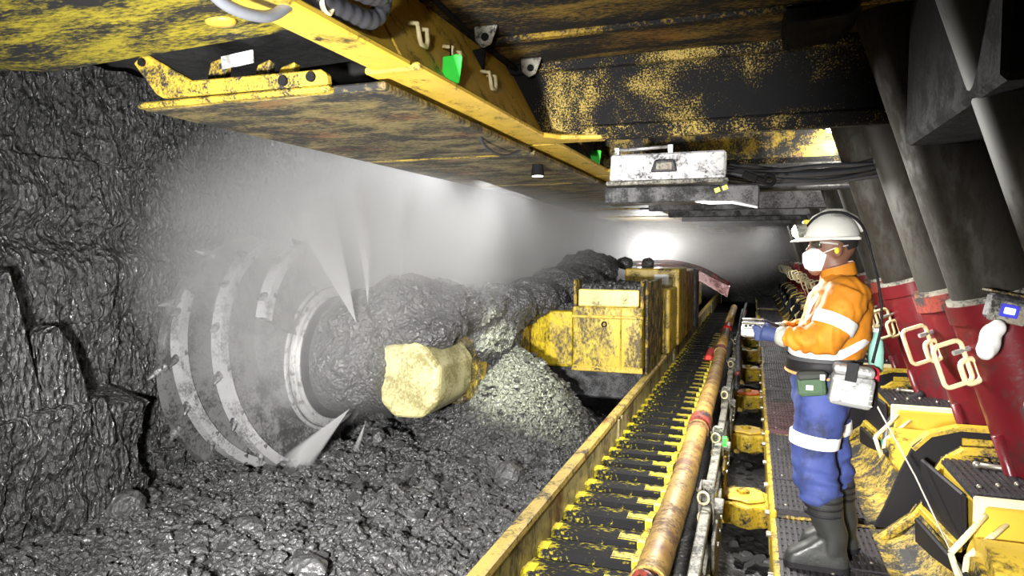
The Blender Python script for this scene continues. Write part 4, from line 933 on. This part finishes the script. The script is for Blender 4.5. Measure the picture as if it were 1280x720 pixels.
# --- face: hair, glasses, mask, earplug
obj('hair', MB().loft([ring(.425, PY, 1.60, .066, .060, 20, .35), ring(.412, PY, 1.63, .084, .074, 20, .3), ring(.40, PY, 1.67, .098, .082, 20, .1)], False), plain('black_cropped_hair', (.012, .010, .010), .8, 0, .3, 120), person)
mk = MB(); mk.loft([[(.338 + .25 * p[1], PY + p[0], 1.555 + p[1]) for p in loop_pts(.128, .115, .05, 4)], [(.300 + .25 * p[1], PY + p[0], 1.56 + p[1]) for p in loop_pts(.124, .135, .055, 4)], [(.262 + .20 * p[1], PY + p[0], 1.563 + p[1]) for p in loop_pts(.075, .105, .035, 4)], [(.238, PY + p[0], 1.565 + p[1]) for p in loop_pts(.016, .045, .007, 4)]], True, False)
mask = obj('dust_mask', mk, plain('white_mask_fibre', (.82, .83, .86), .75, 0, .1, 40, .05), person)
for s in (-1, 1):
    obj('mask_strap', MB().tube([(.325, PY + s * .066, 1.59), (.38, PY + s * .084, 1.615), (.44, PY + s * .075, 1.63)], .003, 6), M['white'], mask)
gls = obj('safety_glasses', MB().loft([[(.275 + .055 * (1 - math.cos(a)), PY + .078 * math.sin(a), z) for a in [(-1.25 + 2.5 * i / 12) for i in range(13)]] + [(.282 + .055 * (1 - math.cos(a)), PY + .074 * math.sin(a), z) for a in [(1.25 - 2.5 * i / 12) for i in range(13)]] for z in (1.615, 1.65)], True), plain('tinted_lens', (.05, .045, .035), .1, spec=.9), person)
for s in (-1, 1): obj('temple', MB().tube([(.312, PY + s * .077, 1.645), (.35, PY + s * .084, 1.642), (.395, PY + s * .086, 1.635)], .006, 6), plain('clear_temple_%d' % (s + 2), (.55, .55, .52), .2), gls)
obj('earplug', MB().ell((.388, PY - .094, 1.603), (.012, .008, .016), 12, 8), plain('yellow_foam', (.85, .65, .03), .7), person)
# things he carries
t = thing('remote_control', 'grey machine remote control held in both gloves', 'remote control', (.02, PY - .02, 1.185))
obj('case', MB().box(-.075, .055, -.105, .11, -.025, .022), M['silver'], t, .012, 2)
b = MB(); b.tube([(.045, -.10, .0), (.035, -.10, .05), (-.07, -.10, .045)], .007, 6); b.tube([(.045, .10, .0), (.035, .10, .05), (-.07, .10, .045)], .007, 6); obj('guard_bar', b, M['bolt'], t)
for k in range(5): obj('button', MB().cyl((-.05 + .02 * k, -.04 + .03 * (k % 3), .022), (-.05 + .02 * k, -.04 + .03 * (k % 3), .03), .007, n=8), M['black'], t)
t = thing('self_rescuer', 'silver ribbed self-rescuer case on the belt at the near hip', 'case', (.445, PY - .27, .965))
Rr = Matrix.Rotation(.14, 3, 'Y')
obj('case', MB().obox((0, 0, -.02), (.185, .10, .15), Rr), plain('dull_aluminium', (.42, .43, .42), .4, .5, .05, 40, dirt=.2), t, .02, 2)
obj('lid', MB().obox((.008, 0, .075), (.178, .096, .05), Rr), M['silver'], t, .02, 2)
for k in range(6): obj('lid_rib', MB().obox((-.055 + .025 * k, -.03, .098 - .0035 * k), (.011, .05, .012), Rr), M['silver'], t, .004)
for k in range(5): obj('case_rib', MB().obox((0, -.052, .03 - .025 * k), (.17, .006, .008), Rr), M['silver'], t, .002)
obj('strap', MB().obox((-.005, -.056, .075), (.05, .008, .09), Rr), M['rubber'], t, .002)
t = thing('belt_pouch', 'dark green pouch with white mark hanging on the belt front', 'pouch', (.275, PY - .235, .955))
obj('bag', MB().obox((0, 0, 0), (.13, .07, .11), Matrix.Rotation(-.12, 3, 'Y')), plain('green_canvas', (.045, .085, .045), .8, 0, .3, 40), t, .02, 2)
obj('flap', MB().obox((0, -.005, .045), (.135, .078, .04), Matrix.Rotation(-.12, 3, 'Y')), plain('dark_canvas', (.03, .035, .03), .8, 0, .3, 40), t, .012)
obj('mark', MB().obox((-.01, -.038, -.01), (.03, .004, .022)), M['white'], t); obj('mark', MB().obox((.045, -.046, .045), (.022, .004, .026)), M['white'], t)
t = thing('water_bottle', 'pale green bottle behind the miner back at belt height', 'bottle', (.585, PY - .02, 1.10))
obj('bottle', MB().loft([ring(0, 0, z, r, r, 16) for z, r in ((-.10, .028), (-.095, .034), (.0, .035), (.05, .03), (.075, .016), (.10, .015))]), plain('pale_green_plastic', (.25, .50, .42), .35), t); obj('cap', MB().cyl((0, 0, .10), (0, 0, .118), .018, n=14), M['white'], t)
t = thing('battery_pack', 'red and black cap lamp battery at the back of the belt', 'battery', (.545, PY - .12, .94))
obj('case', MB().box(-.03, .03, -.06, .06, -.10, .09), M['rubber'], t, .012); obj('red_lid', MB().box(-.033, .033, -.063, .063, .03, .10), plain('red_plastic', (.6, .03, .05), .4), t, .01)

# ------------------------------------------------------------------ mist and water sprays (real volumes in the place)
def volume(name, dens, aniso=.3, nscale=1.2, lo=.30, hi=.75, fall=1.0, kind='ell', col=(1, 1, 1)):
    m = bpy.data.materials.new(name); m.use_nodes = True; nt = m.node_tree
    nt.nodes.remove(nt.nodes['Principled BSDF']); out = nt.nodes['Material Output']
    v = nt.nodes.new('ShaderNodeVolumeScatter'); v.inputs['Color'].default_value = col + (1,); v.inputs['Anisotropy'].default_value = aniso
    tc = nt.nodes.new('ShaderNodeTexCoord'); co = tc.outputs['Object']
    n = ns(nt, nscale, 4, .55, co, .3); nz = ramp(nt, n.outputs[0], lo, hi, (.25, .25, .25, 1), (1, 1, 1, 1))
    if kind == 'ell':
        ln = nt.nodes.new('ShaderNodeVectorMath'); ln.operation = 'LENGTH'; nt.links.new(co, ln.inputs[0])
        f = ramp(nt, ln.outputs['Value'], .15, 1.0, (1, 1, 1, 1), (0, 0, 0, 1))
        f = mth(nt, 'POWER', f, fall)
    else:     # cone along +z of unit height: dense at the nozzle, thin at the far end and rim
        sx = nt.nodes.new('ShaderNodeSeparateXYZ'); nt.links.new(co, sx.inputs[0])
        z = mth(nt, 'MAXIMUM', sx.outputs[2], .02)
        r = mth(nt, 'SQRT', mth(nt, 'ADD', mth(nt, 'MULTIPLY', sx.outputs[0], sx.outputs[0]), mth(nt, 'MULTIPLY', sx.outputs[1], sx.outputs[1])))
        q = mth(nt, 'DIVIDE', r, z)
        f1 = ramp(nt, q, .35, 1.0, (1, 1, 1, 1), (0, 0, 0, 1))
        f2 = ramp(nt, z, .1, 1.0, (1, 1, 1, 1), (0, 0, 0, 1))
        f = mth(nt, 'DIVIDE', mth(nt, 'MULTIPLY', f1, f2), mth(nt, 'ADD', z, .08))
        f = mth(nt, 'MULTIPLY', f, .3)
    nt.links.new(mth(nt, 'MULTIPLY', mth(nt, 'MULTIPLY', f, nz), dens), v.inputs['Density'])
    nt.links.new(v.outputs[0], out.inputs['Volume'])
    return m
def mist(name, loc, rad, dens, label, nscale=1.2, fall=1.0, aniso=.3, rz=0):
    o = obj(name, MB().ell((0, 0, 0), (1, 1, 1), 24, 14), volume(name, dens, aniso, nscale, fall=fall))
    o.location = loc; o.scale = rad; o.rotation_euler = (0, 0, rz)
    return tag(o, label, 'mist', kind='stuff')
mist('mist_cloud', (-3.3, 5.3, 1.50), (1.25, 2.3, 1.40), 2.6, 'grey water mist veiling the drum', 2.0, .8)
mist('mist_cloud', (-3.1, 8.3, 1.80), (1.5, 4.4, 1.05), 1.5, 'grey mist bank under the roof above the ranging arm', 2.0, .8)
mist('mist_cloud', (-1.6, 14.5, 1.75), (2.9, 5.8, 1.15), .5, 'white glowing mist past the far end of the machine', 2.0, 1.6)
def spray(p, aim, length, half, dens, label):
    n = 24; b = MB(); rr = math.tan(half)
    b.add([(0, 0, 0)] + [(math.cos(2 * PI * i / n), math.sin(2 * PI * i / n), 1) for i in range(n)], [(0, (i + 1) % n + 1, i + 1) for i in range(n)] + [tuple(range(1, n + 1))])
    o = obj('water_spray', b, volume('spray_water', dens, .2, 3.0, .2, .6, kind='cone')); o.active_material.cycles.volume_step_rate = .25
    o.location = p; o.scale = (length * rr, length * rr, length); o.rotation_euler = (Vector(aim) - Vector(p)).to_track_quat('Z', 'Y').to_euler()
    return tag(o, label, 'water spray', 'water jets around the drum', 'stuff')
spray((-2.80, 4.40, 1.06), (-3.10, 4.38, 1.78), .95, .19, 450, 'broad white water jet rising up-left from the hub')
spray((-2.76, 4.50, 1.19), (-2.85, 4.57, 2.2), 1.0, .095, 450, 'narrow white water jet rising beside the broad one')
spray((-2.70, 4.88, 1.36), (-2.62, 4.95, 2.1), .8, .13, 130, 'faint water jet rising from the top of the coal cake')
spray((-2.84, 4.36, .42), (-3.18, 4.15, .02), .62, .20, 300, 'white water jet shooting down-left below the hub')
spray((-2.73, 4.40, .32), (-2.77, 4.32, .12), .24, .13, 250, 'short white water jet below the hub')
